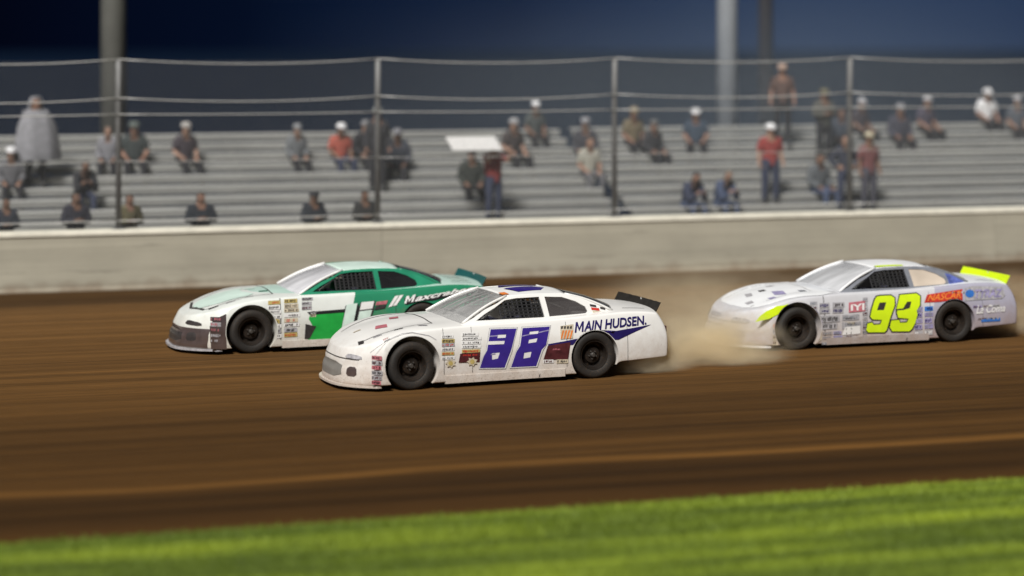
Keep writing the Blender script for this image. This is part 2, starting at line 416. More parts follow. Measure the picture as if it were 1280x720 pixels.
# ------------------------------------------------------------------ car class
class Car:
    def __init__(s, name, label, cf, heading_deg, cfg):
        h = R(heading_deg)
        s.fwd = Vector((-cos(h), -sin(h), 0)); s.left = Vector((sin(h), -cos(h), 0))
        fc = ground(*cf)                            # near front tyre's contact patch
        s.org = fc - s.fwd*WB - s.left*.86
        s.rot = math.atan2(s.fwd.y, s.fwd.x)
        s.root = empty(name, s.org, s.rot)
        tag(s.root, label, 'race car', 'stock cars racing on the dirt oval')
        s.M = Matrix.Translation(s.org) @ Matrix.Rotation(s.rot, 4, 'Z'); s.Mi = s.M.inverted()
        s.cfg = cfg; s.layer = 0
        s.build()
    def side(s, px, py, ywant=None):                # picture measure -> point on the driver's side skin
        o = s.Mi @ Vector((0, 0, CH)); d = (s.Mi.to_3x3() @ ray(px, py))
        y = .95
        for _ in range(6):
            t = (y-o.y)/d.y; p = o+d*t
            y = halfw(p.x, p.z) if ywant is None else ywant
        return p
    def add(s, name, me, mat, parent=None):
        return link(name, me, mat, parent or s.root)
    def decal(s, name, bm, mat, lay=1, fn=None, parent=None, step=7):
        dice(bm, step)
        bm2 = bm
        for v in bm2.verts:
            p = s.side(v.co.x, v.co.y)
            # keep clear of the wheel arches
            for ax, (r, zc) in ARCH.items():
                dx, dz = p.x-ax, p.z-zc; q = math.hypot(dx, dz)
                if q < r+.012 and q > 1e-6: p.x = ax+dx/q*(r+.012); p.z = zc+dz/q*(r+.012)
            v.co = (p.x, halfw(p.x, p.z)+.0035+.002*lay, p.z)
        bmesh.ops.recalc_face_normals(bm2, faces=bm2.faces)
        if sum(f.normal.y*f.calc_area() for f in bm2.faces) < 0: bmesh.ops.reverse_faces(bm2, faces=bm2.faces)
        me = bpy.data.meshes.new(name); bm2.to_mesh(me); bm2.free()
        for p in me.polygons: p.use_smooth = True
        return link(name, me, mat, parent or s.body)
    def poly(s, name, pts, mat, lay=1, holes=(), parent=None, rd=0):
        bm = bmesh.new(); poly2d(bm, rounded(pts, rd) if rd else pts, holes); return s.decal(name, bm, mat, lay, parent=parent)
    def multi(s, name, items, lay=1, mats=None, parent=None):
        """one mesh of many small stickers: items=[(pts, matindex, layer)]"""
        bm = bmesh.new()
        for pts, mi, ly in items:
            b2 = bmesh.new(); poly2d(b2, pts); dice(b2, 9)
            mp = {}
            for v in b2.verts:
                p = s.side(v.co.x, v.co.y)
                for ax, (r, zc) in ARCH.items():
                    dx, dz = p.x-ax, p.z-zc; q = math.hypot(dx, dz)
                    if q < r+.012 and q > 1e-6: p.x = ax+dx/q*(r+.012); p.z = zc+dz/q*(r+.012)
                mp[v] = bm.verts.new((p.x, halfw(p.x, p.z)+.0035+.002*ly, p.z))
            for f in b2.faces:
                try: g = bm.faces.new([mp[v] for v in f.verts]); g.material_index = mi
                except ValueError: pass
            b2.free()
        bm.normal_update()
        for f in list(bm.faces):
            if f.normal.y < 0: f.normal_flip()
        me = bpy.data.meshes.new(name); bm.to_mesh(me); bm.free()
        return link(name, me, mats, parent or s.body)
    def text(s, name, body, quad, mat, lay=3, offset=.02, shear=0, parent=None):
        """quad: TL,TR,BR,BL in picture measure"""
        cu = bpy.data.curves.new('t', 'FONT'); cu.body = body; cu.offset = offset; cu.shear = shear; cu.resolution_u = 3
        o = bpy.data.objects.new('tmp_text', cu); COL.objects.link(o)
        me = evaluated(o, 't'); bpy.data.objects.remove(o)
        bm = bmesh.new(); bm.from_mesh(me); bpy.data.meshes.remove(me)
        bmesh.ops.remove_doubles(bm, verts=bm.verts, dist=1e-4)
        xs = [v.co.x for v in bm.verts]; ys = [v.co.y for v in bm.verts]
        x0, x1, y0, y1 = min(xs), max(xs), min(ys), max(ys)
        TL, TR, BR, BL = [Vector(q) for q in quad]
        for v in bm.verts:
            a = (v.co.x-x0)/(x1-x0); b = (v.co.y-y0)/(y1-y0)
            top = TL.lerp(TR, a); bot = BL.lerp(BR, a); q = bot.lerp(top, b)
            v.co = (q.x, q.y, 0)
        return s.decal(name, bm, mat, lay, parent=parent)
    def letter_m(s, quad, mat, lay, w=.20):
        TL, TR, BR, BL = [Vector(q) for q in quad]
        g = [(0, 0), (0, 1), (w*1.1, 1), (.5, .42), (1-w*1.1, 1), (1, 1), (1, 0), (1-w, 0), (1-w, .66), (.5, .10), (w, .66), (w, 0)]
        s.poly('sponsor_lettering', [tuple(BL.lerp(BR, a).lerp(TL.lerp(TR, a), b)) for a, b in g], mat, lay)
    def stickers(s, name, x0, y0, cols, rows, cw, ch, slope, pal, parent=None, seed=1, gap=1.5):
        """a block of small sponsor stickers: panel + row of short marks (illegible in the photo)"""
        rg = random.Random(seed); items = []
        mats = [M[k] for k in pal]
        for c in range(cols):
            for r in range(rows):
                xa = x0+c*(cw+gap); ya = y0+r*(ch+gap*.55)+slope*(xa-x0)
                w = cw*rg.uniform(.8, 1); h = ch*rg.uniform(.8, 1)
                bgm = rg.choice((0, 0, 0, 1, 2, 3)); bgm %= len(mats)
                items.append(([(xa, ya), (xa+w, ya+slope*w), (xa+w, ya+h+slope*w), (xa, ya+h)], bgm, 2))
                n = max(3, int(w/2.2)); fg = rg.choice(range(len(mats)//2, len(mats)))
                for k in range(n):
                    if rg.random() < .15: continue
                    gx = xa+w*.08+k*w*.84/n; gw = w*.84/n*rg.uniform(.45, .8)
                    g0 = ya+h*rg.uniform(.15, .35)+slope*(gx-xa); g1 = ya+h*rg.uniform(.65, .88)+slope*(gx-xa)
                    items.append(([(gx, g0), (gx+gw, g0), (gx+gw-.3, g1), (gx-.3, g1)], fg, 3))
        return s.multi(name, items, mats=mats, parent=parent)
    def topdecal(s, name, pts, mat, lay=1, onroof=False, step=.06, parent=None):
        bm = bmesh.new(); poly2d(bm, pts); dice(bm, step)
        for v in bm.verts:
            x, y = v.co.x, v.co.y
            if onroof:
                t = (.0-x)/1.1; z = roof_z(y/.57, min(1, max(0, t)))+.006
            else:
                z = topz(x, y/halfw(x, .8))+.006
            v.co = (x, y, z+.002*lay)
        bmesh.ops.recalc_face_normals(bm, faces=bm.faces)
        if sum(f.normal.z*f.calc_area() for f in bm.faces) < 0: bmesh.ops.reverse_faces(bm, faces=bm.faces)
        me = bpy.data.meshes.new(name); bm.to_mesh(me); bm.free()
        for p in me.polygons: p.use_smooth = True
        return link(name, me, mat, parent or s.body)
    def frontdecal(s, name, pts, mat, lay=1, step=.05, parent=None):
        """pts in (y, z) on the nose"""
        bm = bmesh.new(); poly2d(bm, pts); dice(bm, step)
        for v in bm.verts:
            y, z = v.co.x, v.co.y
            b = max(-1, min(1, y/.86)); x = 2.4
            for _ in range(5):
                zb = spl(ZB, x); zt = topz(x, b); c = (z-zb)/(zt-zb); x = xf(b, min(1, max(0, c))); b = max(-1, min(1, y/halfw(x, z)))
            v.co = (x+.006+.002*lay, y, z)
        bmesh.ops.recalc_face_normals(bm, faces=bm.faces)
        if sum(f.normal.x*f.calc_area() for f in bm.faces) < 0: bmesh.ops.reverse_faces(bm, faces=bm.faces)
        me = bpy.data.meshes.new(name); bm.to_mesh(me); bm.free()
        for p in me.polygons: p.use_smooth = True
        return link(name, me, mat, parent or s.body)
    def build(s):
        c = s.cfg
        me = BODY.copy(); me.materials.clear(); 
        s.body = s.add('body', me, [c['body'], M['well']])
        # splitter along the nose
        b = MB(); n = 24
        for zt, zb2 in ((.085, .055),):
            top = []; bot = []
            for i in range(n+1):
                bb = -1+2*i/n; x = xf(bb, .1)+.045-.02*abs(bb); y = bb*(halfw(2.1, .2)+.015)*1.0
                top.append(b.bm.verts.new((x, y, zt))); bot.append(b.bm.verts.new((x, y, zb2)))
            bk = [b.bm.verts.new((1.85, bb*.93, zt)) for bb in (-1, 1)]; bk2 = [b.bm.verts.new((1.85, bb*.93, zb2)) for bb in (-1, 1)]
            b.bm.faces.new(top+[bk[1], bk[0]]); b.bm.faces.new(bot+[bk2[1], bk2[0]])
            for i in range(n): b.bm.faces.new((top[i], top[i+1], bot[i+1], bot[i]))
            b.bm.faces.new((top[-1], bk[1], bk2[1], bot[-1])); b.bm.faces.new((top[0], bk[0], bk2[0], bot[0]))
        b.build('splitter', c.get('splitter', c['body']), s.root)
        # side skirts, slightly proud rocker boards
        for sd in (1, -1):
            b = MB(); nseg = 14
            for k in range(nseg):
                xa = -.92+k*(1.83/nseg); xb = xa+1.83/nseg
                lo = .066
                v = []
                for x in (xa, xb):
                    for z in (lo if x in (xa, xb) else lo, .175):
                        for dy in (.012, -.01): v.append(b.bm.verts.new((x, sd*(halfw(x, z)+dy), z)))
                q = lambda *i: b.bm.faces.new([v[j] for j in i])
                q(0, 4, 6, 2); q(1, 3, 7, 5); q(2, 6, 7, 3); q(0, 1, 5, 4)
            b.build('side_skirt', c['skirt'], s.root)
        # roof, glass, pillars
        r = s.add('roof', grid_mesh(roof_pt, 20, 16, 'roof', .02), c['roof'])
        s.roof = r
        s.add('windshield', grid_mesh(lambda a, t: ws_pt(a, t), 18, 10, 'windshield', .006), c['ws'])
        s.add('rear_window', grid_mesh(lambda a, t: rg_pt(a, t), 16, 8, 'rear_window', .006), M['qdark'])
        for sd in (1, -1):
            fr = s.add('pillar_frame', side_panel(sd, SIDE_OUT, [WIN_D, WIN_Q]), c['pillar'])
            q = link('quarter_window', side_panel(sd, WIN_Q, [], thick=.004, off=-.014), c['qglass'], fr)
            # A pillar strip over the windshield edge
            b = MB(); b.tube([ws_pt(sd*.985, t/8)+Vector((0, 0, .006)) for t in range(9)], .021, 8); b.build('windshield_pillar', c.get('apillar', c['pillar']), s.root)
            b = MB(); b.tube([rg_pt(sd*.985, t/8)+Vector((0, 0, .004)) for t in range(9)], .018, 8); b.build('rear_pillar', c['pillar'], s.root)
            # window net: webbing grid
            b = MB()
            x0, x1, z0, z1 = -.66, -.02, .915, 1.170
            nx, nz = 9, 6
            for i in range(nx+1):
                x = x0+(x1-x0)*i/nx; zt = min(z1, z1-(x+.2)*.15 if x > -.2 else z1)
                pts = [(x, sd*(gh_y(x, z0)-.03), z0), (x, sd*(gh_y(x, zt)-.03), zt)]
                a, e = Vector(pts[0]), Vector(pts[1]); mid = (a+e)/2; L = (e-a).length
                ang = math.atan2((e.y-a.y), (e.z-a.z))
                b.box(mid, (.022, .004, L), Matrix.Rotation(-ang, 3, 'X'))
            for k in range(nz+1):
                z = z0+(z1-z0)*k/nz-.004
                y = sd*(gh_y(-.3, z)-.026)
                b.box(((x0+x1)/2, y, z), (x1-x0, .004, .020))
            b.build('window_net', M['net'], s.root)
        # windshield braces (three bars seen through the glass) and wiper-less cowl seam
        for yy in (-.22, 0, .22):
            b = MB(); b.tube([ws_pt(yy/.68, t/6)-Vector((.02, 0, .03)) for t in range(7)], .013, 6); b.build('windshield_brace', M['cage'], s.root)
        # roll cage
        cg = M['cage']
        for sd in (1, -1):
            b = MB(); b.tube([(.36, sd*.62, .4), (.28, sd*.62, .86), (-.14, sd*.50, 1.155), (-.75, sd*.50, 1.175), (-.78, sd*.60, .86), (-.80, sd*.62, .4)], .022, 8); b.build('cage_side_hoop', cg, s.root)
            b = MB(); b.tube([(-.78, sd*.52, 1.12), (-1.15, sd*.50, .95)], .020, 8); b.build('cage_rear_stay', cg, s.root)
        b = MB(); b.tube([(-.77, -.50, 1.165), (-.77, .50, 1.165)], .022, 8); b.build('cage_cross_bar', cg, s.root)
        b = MB(); b.tube([(-.79, .60, .55), (-.77, -.48, 1.15)], .020, 8); b.build('cage_diagonal', cg, s.root)
        b = MB(); b.tube([(-.15, -.50, 1.155), (-.15, .50, 1.155)], .022, 8); b.build('cage_front_bar', cg, s.root)
        # seat, dash, steering wheel
        b = MB(); b.box((-.50, .32, .62), (.10, .46, .60), Matrix.Rotation(R(-12), 3, 'Y'), bev=.03); b.box((-.30, .32, .40), (.42, .46, .10), bev=.03)
        for dy in (-.22, .22): b.box((-.42, .32+dy, .62), (.28, .04, .34), bev=.015)
        b.box((-.56, .32, .98), (.09, .30, .24), Matrix.Rotation(R(-8), 3, 'Y'), bev=.03)
        for dy in (-.15, .15): b.box((-.46, .32+dy, .99), (.20, .03, .16), bev=.01)
        b.build('seat', M['seatm'], s.root)
        b = MB(); b.box((.28, 0, .84), (.16, 1.30, .12), bev=.02); b.build('dashboard', M['seatm'], s.root)
        b = MB(); pts = [Vector((.08+.03*sin(2*pi*k/20), .32+.17*cos(2*pi*k/20), .86+.16*sin(2*pi*k/20))) for k in range(21)]
        b.tube(pts, .014, 6); b.tube([(.08, .15, .86), (.08, .49, .86)], .01, 6); b.tube([(.08, .32, .86), (.28, .32, .82)], .02, 6)
        b.build('steering_wheel', M['seatm'], s.root)
        # spoiler
        b = MB(); n = 14; f = []
        for i in range(n+1):
            t = -1+2*i/n; y = t*.74
            xb = -2.52+.05*t*t; zb3 = topz(xb, .80)-.012
            row = [Vector((xb, y, zb3)), Vector((xb-.075, y, zb3+.130+.003*sin(i*2.7)*c.get('ragged', 0)))]
            f.append([b.bm.verts.new(row[0]), b.bm.verts.new(row[1]), b.bm.verts.new(row[1]+Vector((-.012, 0, 0))), b.bm.verts.new(row[0]+Vector((-.012, 0, 0)))])
        for a, e in zip(f, f[1:]):
            for k in range(4): b.bm.faces.new((a[k], a[(k+1) % 4], e[(k+1) % 4], e[k]))
        b.bm.faces.new(f[0]); b.bm.faces.new(f[-1])
        sp = b.build('spoiler', c['spoiler'], s.root)
        for yy in (-.5, 0, .5):
            b = MB(); b.tube([(-2.575, yy, topz(-2.57, yy/.9)+.10), (-2.61, yy, topz(-2.61, yy/.9)+.0)], .008, 6); b.build('spoiler_brace', M['cage'], sp)
        # wheels
        for ax in (WB, -WB):
            for sd in (1, -1):
                w = empty('wheel', (ax, sd*.81, .336), (0 if sd > 0 else pi)+(R(c.get('steer', 0)) if ax > 0 else 0)); w.parent = s.root
                for nm, mm in (('tyre', TYRE), ('rim', RIM), ('hub', HUB)):
                    o = bpy.data.objects.new(nm, mm); COL.objects.link(o); o.parent = w
                    o.rotation_euler = (0, rnd.random()*6, 0)
        # nose: grille and brake ducts
        s.frontdecal('grille', rounded([(-.46, .17), (.46, .17), (.42, .37), (-.42, .37)]), c.get('grille', M['well']), 1)
        for sd in (1, -1):
            s.frontdecal('brake_duct', rounded([(sd*.54, .20), (sd*.70, .20), (sd*.69, .33), (sd*.55, .33)]), c.get('duct', M['well']), 1)
        # bonnet seam lines and quarter extension
        def seam(nm, path, w=.008):
            bmq = []
            for (xa, ya), (xb, yb) in zip(path, path[1:]):
                d = Vector((xb-xa, yb-ya)); nn = Vector((-d.y, d.x)).normalized()*w
                s.topdecal(nm, [(xa+nn.x, ya+nn.y), (xb+nn.x, yb+nn.y), (xb-nn.x, yb-nn.y), (xa-nn.x, ya-nn.y)], M['decdark'], 0)
        seam('hood_seam', [(.98, -.60), (.98, .60)]); 
        seam('hood_seam', [(.98, .60), (1.6, .62), (2.02, .52)]); seam('hood_seam', [(.98, -.60), (1.6, -.62), (2.02, -.52)])
        seam('deck_seam', [(-1.98, -.62), (-2.34, -.62)]); seam('deck_seam', [(-1.98, .62), (-2.34, .62)])
        # window net mounting / exhaust / fuel filler
        b = MB(); b.lathe([(.075, 0), (.075, .012), (.06, .016), (0, .016)], axis='Y', n=20, c=(-1.62, -halfw(-1.62, .80)-.012, .80), closed=False); b.build('fuel_filler', M['hub'], s.root)
        b = MB(); b.tube([(-.45, .70, .10), (-.55, .955, .095)], .035, 10); b.build('exhaust_pipe', M['seatm'], s.root)
        for sd in (-1, 1):
            b = MB(); b.box((-2.655, sd*.56, .62), (.04, .26, .10), bev=.01); b.build('tail_light_decal', M['maroon'], s.body)
        # driver
    def warp_nose(s, k):
        def rec(o):
            for ch in o.children:
                if ch.name.startswith('wheel'): continue
                if ch.type == 'MESH':
                    for v in ch.data.vertices:
                        if v.co.x > 1.75: v.co.x = 1.75+(v.co.x-1.75)*(1+(k-1)*min(1, (v.co.x-1.75)/.25))
                rec(ch)
        rec(s.root)
    def seams(s, xs, z0=.20, z1=.84, mt='decdark'):
        for x in xs:
            bm = bmesh.new(); poly2d(bm, [(x-.003, z0), (x+.003, z0), (x+.001, z1), (x-.005, z1)]); dice(bm, .06)
            for v in bm.verts: v.co = (v.co.x, halfw(v.co.x, v.co.y)+.005, v.co.y)
            me = bpy.data.meshes.new('panel_seam'); bm.to_mesh(me); bm.free(); link('panel_seam', me, M[mt], s.body)
    def driver(s, label, helmet):
        p = empty('person', s.M @ Vector((-.36, .32, .45)), s.rot)
        tag(p, label, 'person', 'drivers in the race cars')
        me = body_from_skeleton(driver_skel())
        link('body', me, M['suit'], p)
        b = MB(); bm = b.bm
        bmesh.ops.create_icosphere(bm, subdivisions=3, radius=1, matrix=Matrix.Translation((-.02, 0, .58)) @ Matrix.Diagonal((.145, .125, .150, 1)))
        for f in bm.faces: f.smooth = True
        h = b.build('helmet', helmet, p)
        b = MB(); bmesh.ops.create_icosphere(b.bm, subdivisions=3, radius=1, matrix=Matrix.Translation((-.012, 0, .59)) @ Matrix.Diagonal((.146, .127, .145, 1)))
        dl = [v for v in b.bm.verts if not (v.co.x > .06 and .55 < v.co.z < .66)]
        bmesh.ops.delete(b.bm, geom=dl, context='VERTS'); b.build('visor', M['visor'], h)

# ------------------------------------------------------------------ people
def body_from_skeleton(sk):
    verts, edges, radii = sk
    me = bpy.data.meshes.new('sk'); me.from_pydata([tuple(v) for v in verts], edges, []); me.update()
    o = bpy.data.objects.new('tmp_sk', me); COL.objects.link(o)
    md = o.modifiers.new('s', 'SKIN'); md.use_smooth_shade = True
    if not me.skin_vertices: me.skin_vertices.new(name='')
    for i, r in enumerate(radii):
        me.skin_vertices[0].data[i].radius = r
        me.skin_vertices[0].data[i].use_root = (i == 0)
    sb = o.modifiers.new('ss', 'SUBSURF'); sb.levels = 2; sb.render_levels = 2
    out = evaluated(o, 'person_body'); bpy.data.objects.remove(o)
    for p in out.polygons: p.use_smooth = True
    return out
def driver_skel():
    V_, E, Rr = [], [], []
    def a(p, r, q=None):
        V_.append(Vector(p)); Rr.append(r); i = len(V_)-1
        if q is not None: E.append((q, i))
        return i
    pel = a((0, 0, .08), (.15, .13)); sp = a((-.03, 0, .22), (.14, .12), pel); ch = a((-.05, 0, .36), (.17, .13), sp); nk = a((-.05, 0, .46), (.06, .06), ch); hd = a((-.03, 0, .56), (.08, .09), nk)
    for s in (1, -1):
        sh = a((-.05, s*.17, .40), (.07, .07), ch); el = a((.10, s*.24, .30), (.05, .05), sh); wr = a((.32, s*.16, .40), (.035, .035), el); a((.40, s*.15, .41), (.04, .03), wr)
        hp = a((.02, s*.10, .06), (.09, .09), pel); kn = a((.42, s*.12, .10), (.07, .07), hp); a((.75, s*.12, -.15), (.045, .045), kn)
    return V_, E, Rr

def skel(pose):
    V_, E, Rr, reg = [], [], [], []
    segs = []
    def a(p, r, q=None, tagn='torso'):
        V_.append(Vector(p)); Rr.append(r if isinstance(r, tuple) else (r, r)); i = len(V_)-1
        if q is not None: E.append((q, i)); segs.append((q, i, tagn))
        return i
    seat = pose.startswith('sit')
    dz = -.43 if seat else 0; dy = .10 if seat else 0
    lean = {'stand': 0, 'stand_hips': .0, 'stand_raise': 0, 'sit': -.05, 'sit_lean': -.24, 'stand_fold': 0}[pose]
    def T(x, y, z):                                     # lean the upper body forward about the pelvis
        k = (z-.95)/.5
        return Vector((x, y+dy+lean*max(0, k), z+dz-abs(lean)*.25*max(0, k)))
    pel = a(T(0, 0, .95), (.155, .115)); sp = a(T(0, .01, 1.12), (.14, .105), pel); ch = a(T(0, .01, 1.30), (.165, .115), sp)
    nk = a(T(0, 0, 1.47), .058, ch, 'neck'); hb = a(T(0, -.015, 1.56), (.072, .080), nk, 'head'); hd = a(T(0, -.02, 1.65), (.082, .098), hb, 'head'); a(T(0, -.01, 1.725), (.055, .065), hd, 'head')
    a(T(0, -.118, 1.605), .014, hb, 'head')             # nose
    for s in (1, -1):
        sh = a(T(s*.17, .01, 1.40), .066, ch, 'torso')
        if pose == 'stand': el, wr, pm = T(s*.235, .03, 1.13), T(s*.25, -.05, .89), T(s*.25, -.08, .81)
        elif pose == 'stand_hips': el, wr, pm = T(s*.36, .06, 1.17), T(s*.21, -.06, 1.02), T(s*.16, -.09, .99)
        elif pose == 'stand_raise': el, wr, pm = T(s*.25, -.16, 1.30), T(s*.22, -.26, 1.54), T(s*.21, -.28, 1.62)
        elif pose == 'stand_fold': el, wr, pm = T(s*.25, -.02, 1.14), T(s*.04, -.20, 1.17), T(-s*.05, -.21, 1.19)
        elif pose == 'sit': el, wr, pm = T(s*.24, -.02, 1.12), T(s*.15, -.26, 1.00), T(s*.13, -.34, .98)
        else: el, wr, pm = Vector((s*.20, -.28, .62)), Vector((s*.08, -.42, .78)), Vector((s*.03, -.46, .82))
        e = a(el, .048, sh, 'uarm'); w = a(wr, .032, e, 'farm'); p = a(pm, (.040, .026), w, 'hand')
        d = (pm-wr).normalized(); sd = d.cross(Vector((0, 1, 0)) if abs(d.y) < .8 else Vector((0, 0, 1))).normalized()
        for k, ln in enumerate((.075, .085, .08, .062)):
            b0 = pm - d*.01 + sd*(.030-.020*k); i0 = a(b0, .011, None); i1 = a(b0+d*ln*.55, .009, i0, 'hand'); a(b0+d*ln+Vector((0, -.012, -.008)), .008, i1, 'hand')
        b0 = wr+d*.03+sd*.02; i0 = a(b0, .013, None); i1 = a(b0+d*.03+sd*.035, .010, i0, 'hand'); a(b0+d*.055+sd*.045, .009, i1, 'hand')
        if seat:
            hp = a(T(s*.10, -.02, .92), .095, pel, 'leg'); kn = a(Vector((s*.15, -.36, .48)), .064, hp, 'leg'); an = a(Vector((s*.15, -.33, .10)), .042, kn, 'leg')
            a(Vector((s*.16, -.50, .045)), (.042, .035), an, 'foot')
        else:
            hp = a(T(s*.095, 0, .90), .098, pel, 'leg'); kn = a(Vector((s*.115, -.02, .50)), .064, hp, 'leg'); an = a(Vector((s*.12, .03, .09)), .042, kn, 'leg')
            a(Vector((s*.13, -.14, .042)), (.042, .034), an, 'foot')
    return V_, E, Rr, segs
def person_meshes(pose):
    V_, E, Rr, segs = skel(pose)
    me = body_from_skeleton((V_, E, Rr))
    def near(p):
        best, bt = 9, None
        for q, i, t in segs:
            a_, b_ = V_[q], V_[i]; ab = b_-a_; k = max(0, min(1, (p-a_).dot(ab)/max(ab.length_squared, 1e-9)))
            d = (p-(a_+ab*k)).length-.5*(Rr[q][0]*(1-k)+Rr[i][0]*k)
            if d < best: best, bt = d, (t, k)
        return bt
    lab = []
    for f in me.polygons: lab.append(near(f.center))
    def sub(test, off, name):
        bm = bmesh.new(); bm.from_mesh(me); bm.faces.ensure_lookup_table(); bm.normal_update()
        nr = {v.index: v.normal.copy() for v in bm.verts}
        kill = [f for f in bm.faces if not test(lab[f.index], f.calc_center_median())]
        bmesh.ops.delete(bm, geom=kill, context='FACES')
        for v in bm.verts: v.co += nr[v.index]*off if v.index in nr else Vector()
        m2 = bpy.data.meshes.new(name); bm.to_mesh(m2); bm.free(); return m2
    hipz = V_[0].z-.02
    # indices shift after delete, so offset before deleting
    def sub2(test, off, name):
        bm = bmesh.new(); bm.from_mesh(me); bm.faces.ensure_lookup_table(); bm.normal_update()
        kill = [f for f in bm.faces if not test(lab[f.index], f.calc_center_median())]
        mv = [(v, v.normal*off) for v in bm.verts]
        for v, d in mv: v.co += d
        bmesh.ops.delete(bm, geom=kill, context='FACES')
        m2 = bpy.data.meshes.new(name); bm.to_mesh(m2); bm.free(); return m2
    tee = sub2(lambda l, c: (l[0] == 'torso' or (l[0] == 'neck' and l[1] < .25) or (l[0] == 'uarm' and l[1] < .75)), .016, 'shirt')
    jkt = sub2(lambda l, c: l[0] in ('torso', 'uarm') or (l[0] == 'farm' and l[1] < .9) or (l[0] == 'neck' and l[1] < .45), .026, 'jacket')
    trs = sub2(lambda l, c: (l[0] == 'leg' and not (l[1] > .96 and c.z < .12)) or (l[0] == 'torso' and c.z < hipz+.11), .012, 'trousers')
    sho = sub2(lambda l, c: l[0] == 'foot' or (l[0] == 'leg' and c.z < .11), .012, 'shoes')
    hd = V_[5]
    hr = sub2(lambda l, c: l[0] == 'head' and (c.z > hd.z+.03 or c.y > hd.y+.035) and not (c.y < hd.y-.06), .014, 'hair')
    b = MB()
    n = 20
    prof = [(.108, 0), (.106, .035), (.092, .072), (.06, .096), (.0, .104)]
    b.lathe([(r*.98, z) for r, z in prof], axis='Z', n=n, closed=False, c=(hd.x, hd.y+.005, hd.z+.018))
    # brim
    top = []
    for i in range(9):
        t = pi+pi*i/8
        top.append((hd.x+.085*cos(t), hd.y+.0-.085*abs(sin(t))-(.095*abs(sin(t))), hd.z+.022-.02*abs(sin(t))))
    vs = [b.bm.verts.new(p) for p in top]; vs2 = [b.bm.verts.new((p[0], p[1], p[2]-.008)) for p in top]
    b.bm.faces.new(vs); b.bm.faces.new(vs2)
    for i in range(8): b.bm.faces.new((vs[i], vs[i+1], vs2[i+1], vs2[i]))
    cap = b.mesh('cap')
    for p in cap.polygons: p.use_smooth = True
    for m_ in (tee, jkt, trs, hr, sho): keep_main(m_)
    return dict(body=me, shirt=tee, jacket=jkt, trousers=trs, shoes=sho, hair=hr, cap=cap, head=hd)
def keep_main(me):
    bm = bmesh.new(); bm.from_mesh(me); seen = set(); isl = []
    for v in bm.verts:
        if v in seen: continue
        st = [v]; cur = []; seen.add(v)
        while st:
            x = st.pop(); cur.append(x)
            for e in x.link_edges:
                o = e.other_vert(x)
                if o not in seen: seen.add(o); st.append(o)
        isl.append(cur)
    mx = max(len(c) for c in isl)
    bmesh.ops.delete(bm, geom=[v for c in isl if len(c) < .6*mx for v in c], context='VERTS')
    bm.to_mesh(me); bm.free()
PM = {}
CLOTH = {}
def cloth(c, rough=.85):
    if c not in CLOTH: CLOTH[c] = simple('cloth_%d' % len(CLOTH), c, rough, var=.18, scale=9)
    return CLOTH[c]
SK = [simple('skin_a', (.30, .17, .12), .5, var=.06), simple('skin_b', (.22, .125, .085), .5, var=.06), simple('skin_c', (.36, .22, .16), .5, var=.06)]
prs_w = random.Random(9)
def place_person(loc, rotz, pose, top, topcol, trou, label, hat=None, hair=(.03, .02, .015), scale=1.0, skin=0):
    if pose not in PM: PM[pose] = person_meshes(pose)
    d = PM[pose]
    p = empty('person', loc, rotz); p.scale = (scale*prs_w.uniform(.92, 1.16), scale*prs_w.uniform(.95, 1.15), scale)
    tag(p, label, 'person', 'spectators in the grandstand')
    def put(name, key, mat):
        me = d[key]
        if not me.materials: me.materials.append(None)
        o = bpy.data.objects.new(name, me); COL.objects.link(o); o.parent = p
        o.material_slots[0].link = 'OBJECT'; o.material_slots[0].material = mat
        return o
    put('body', 'body', SK[skin]); put('jacket' if top == 'jacket' else 'shirt', top, cloth(topcol)); put('trousers', 'trousers', cloth(trou)); put('shoe_pair', 'shoes', cloth((.03, .03, .03)))
    put('hair', 'hair', cloth(hair))
    if hat: put('cap', 'cap', cloth(hat))
    return p

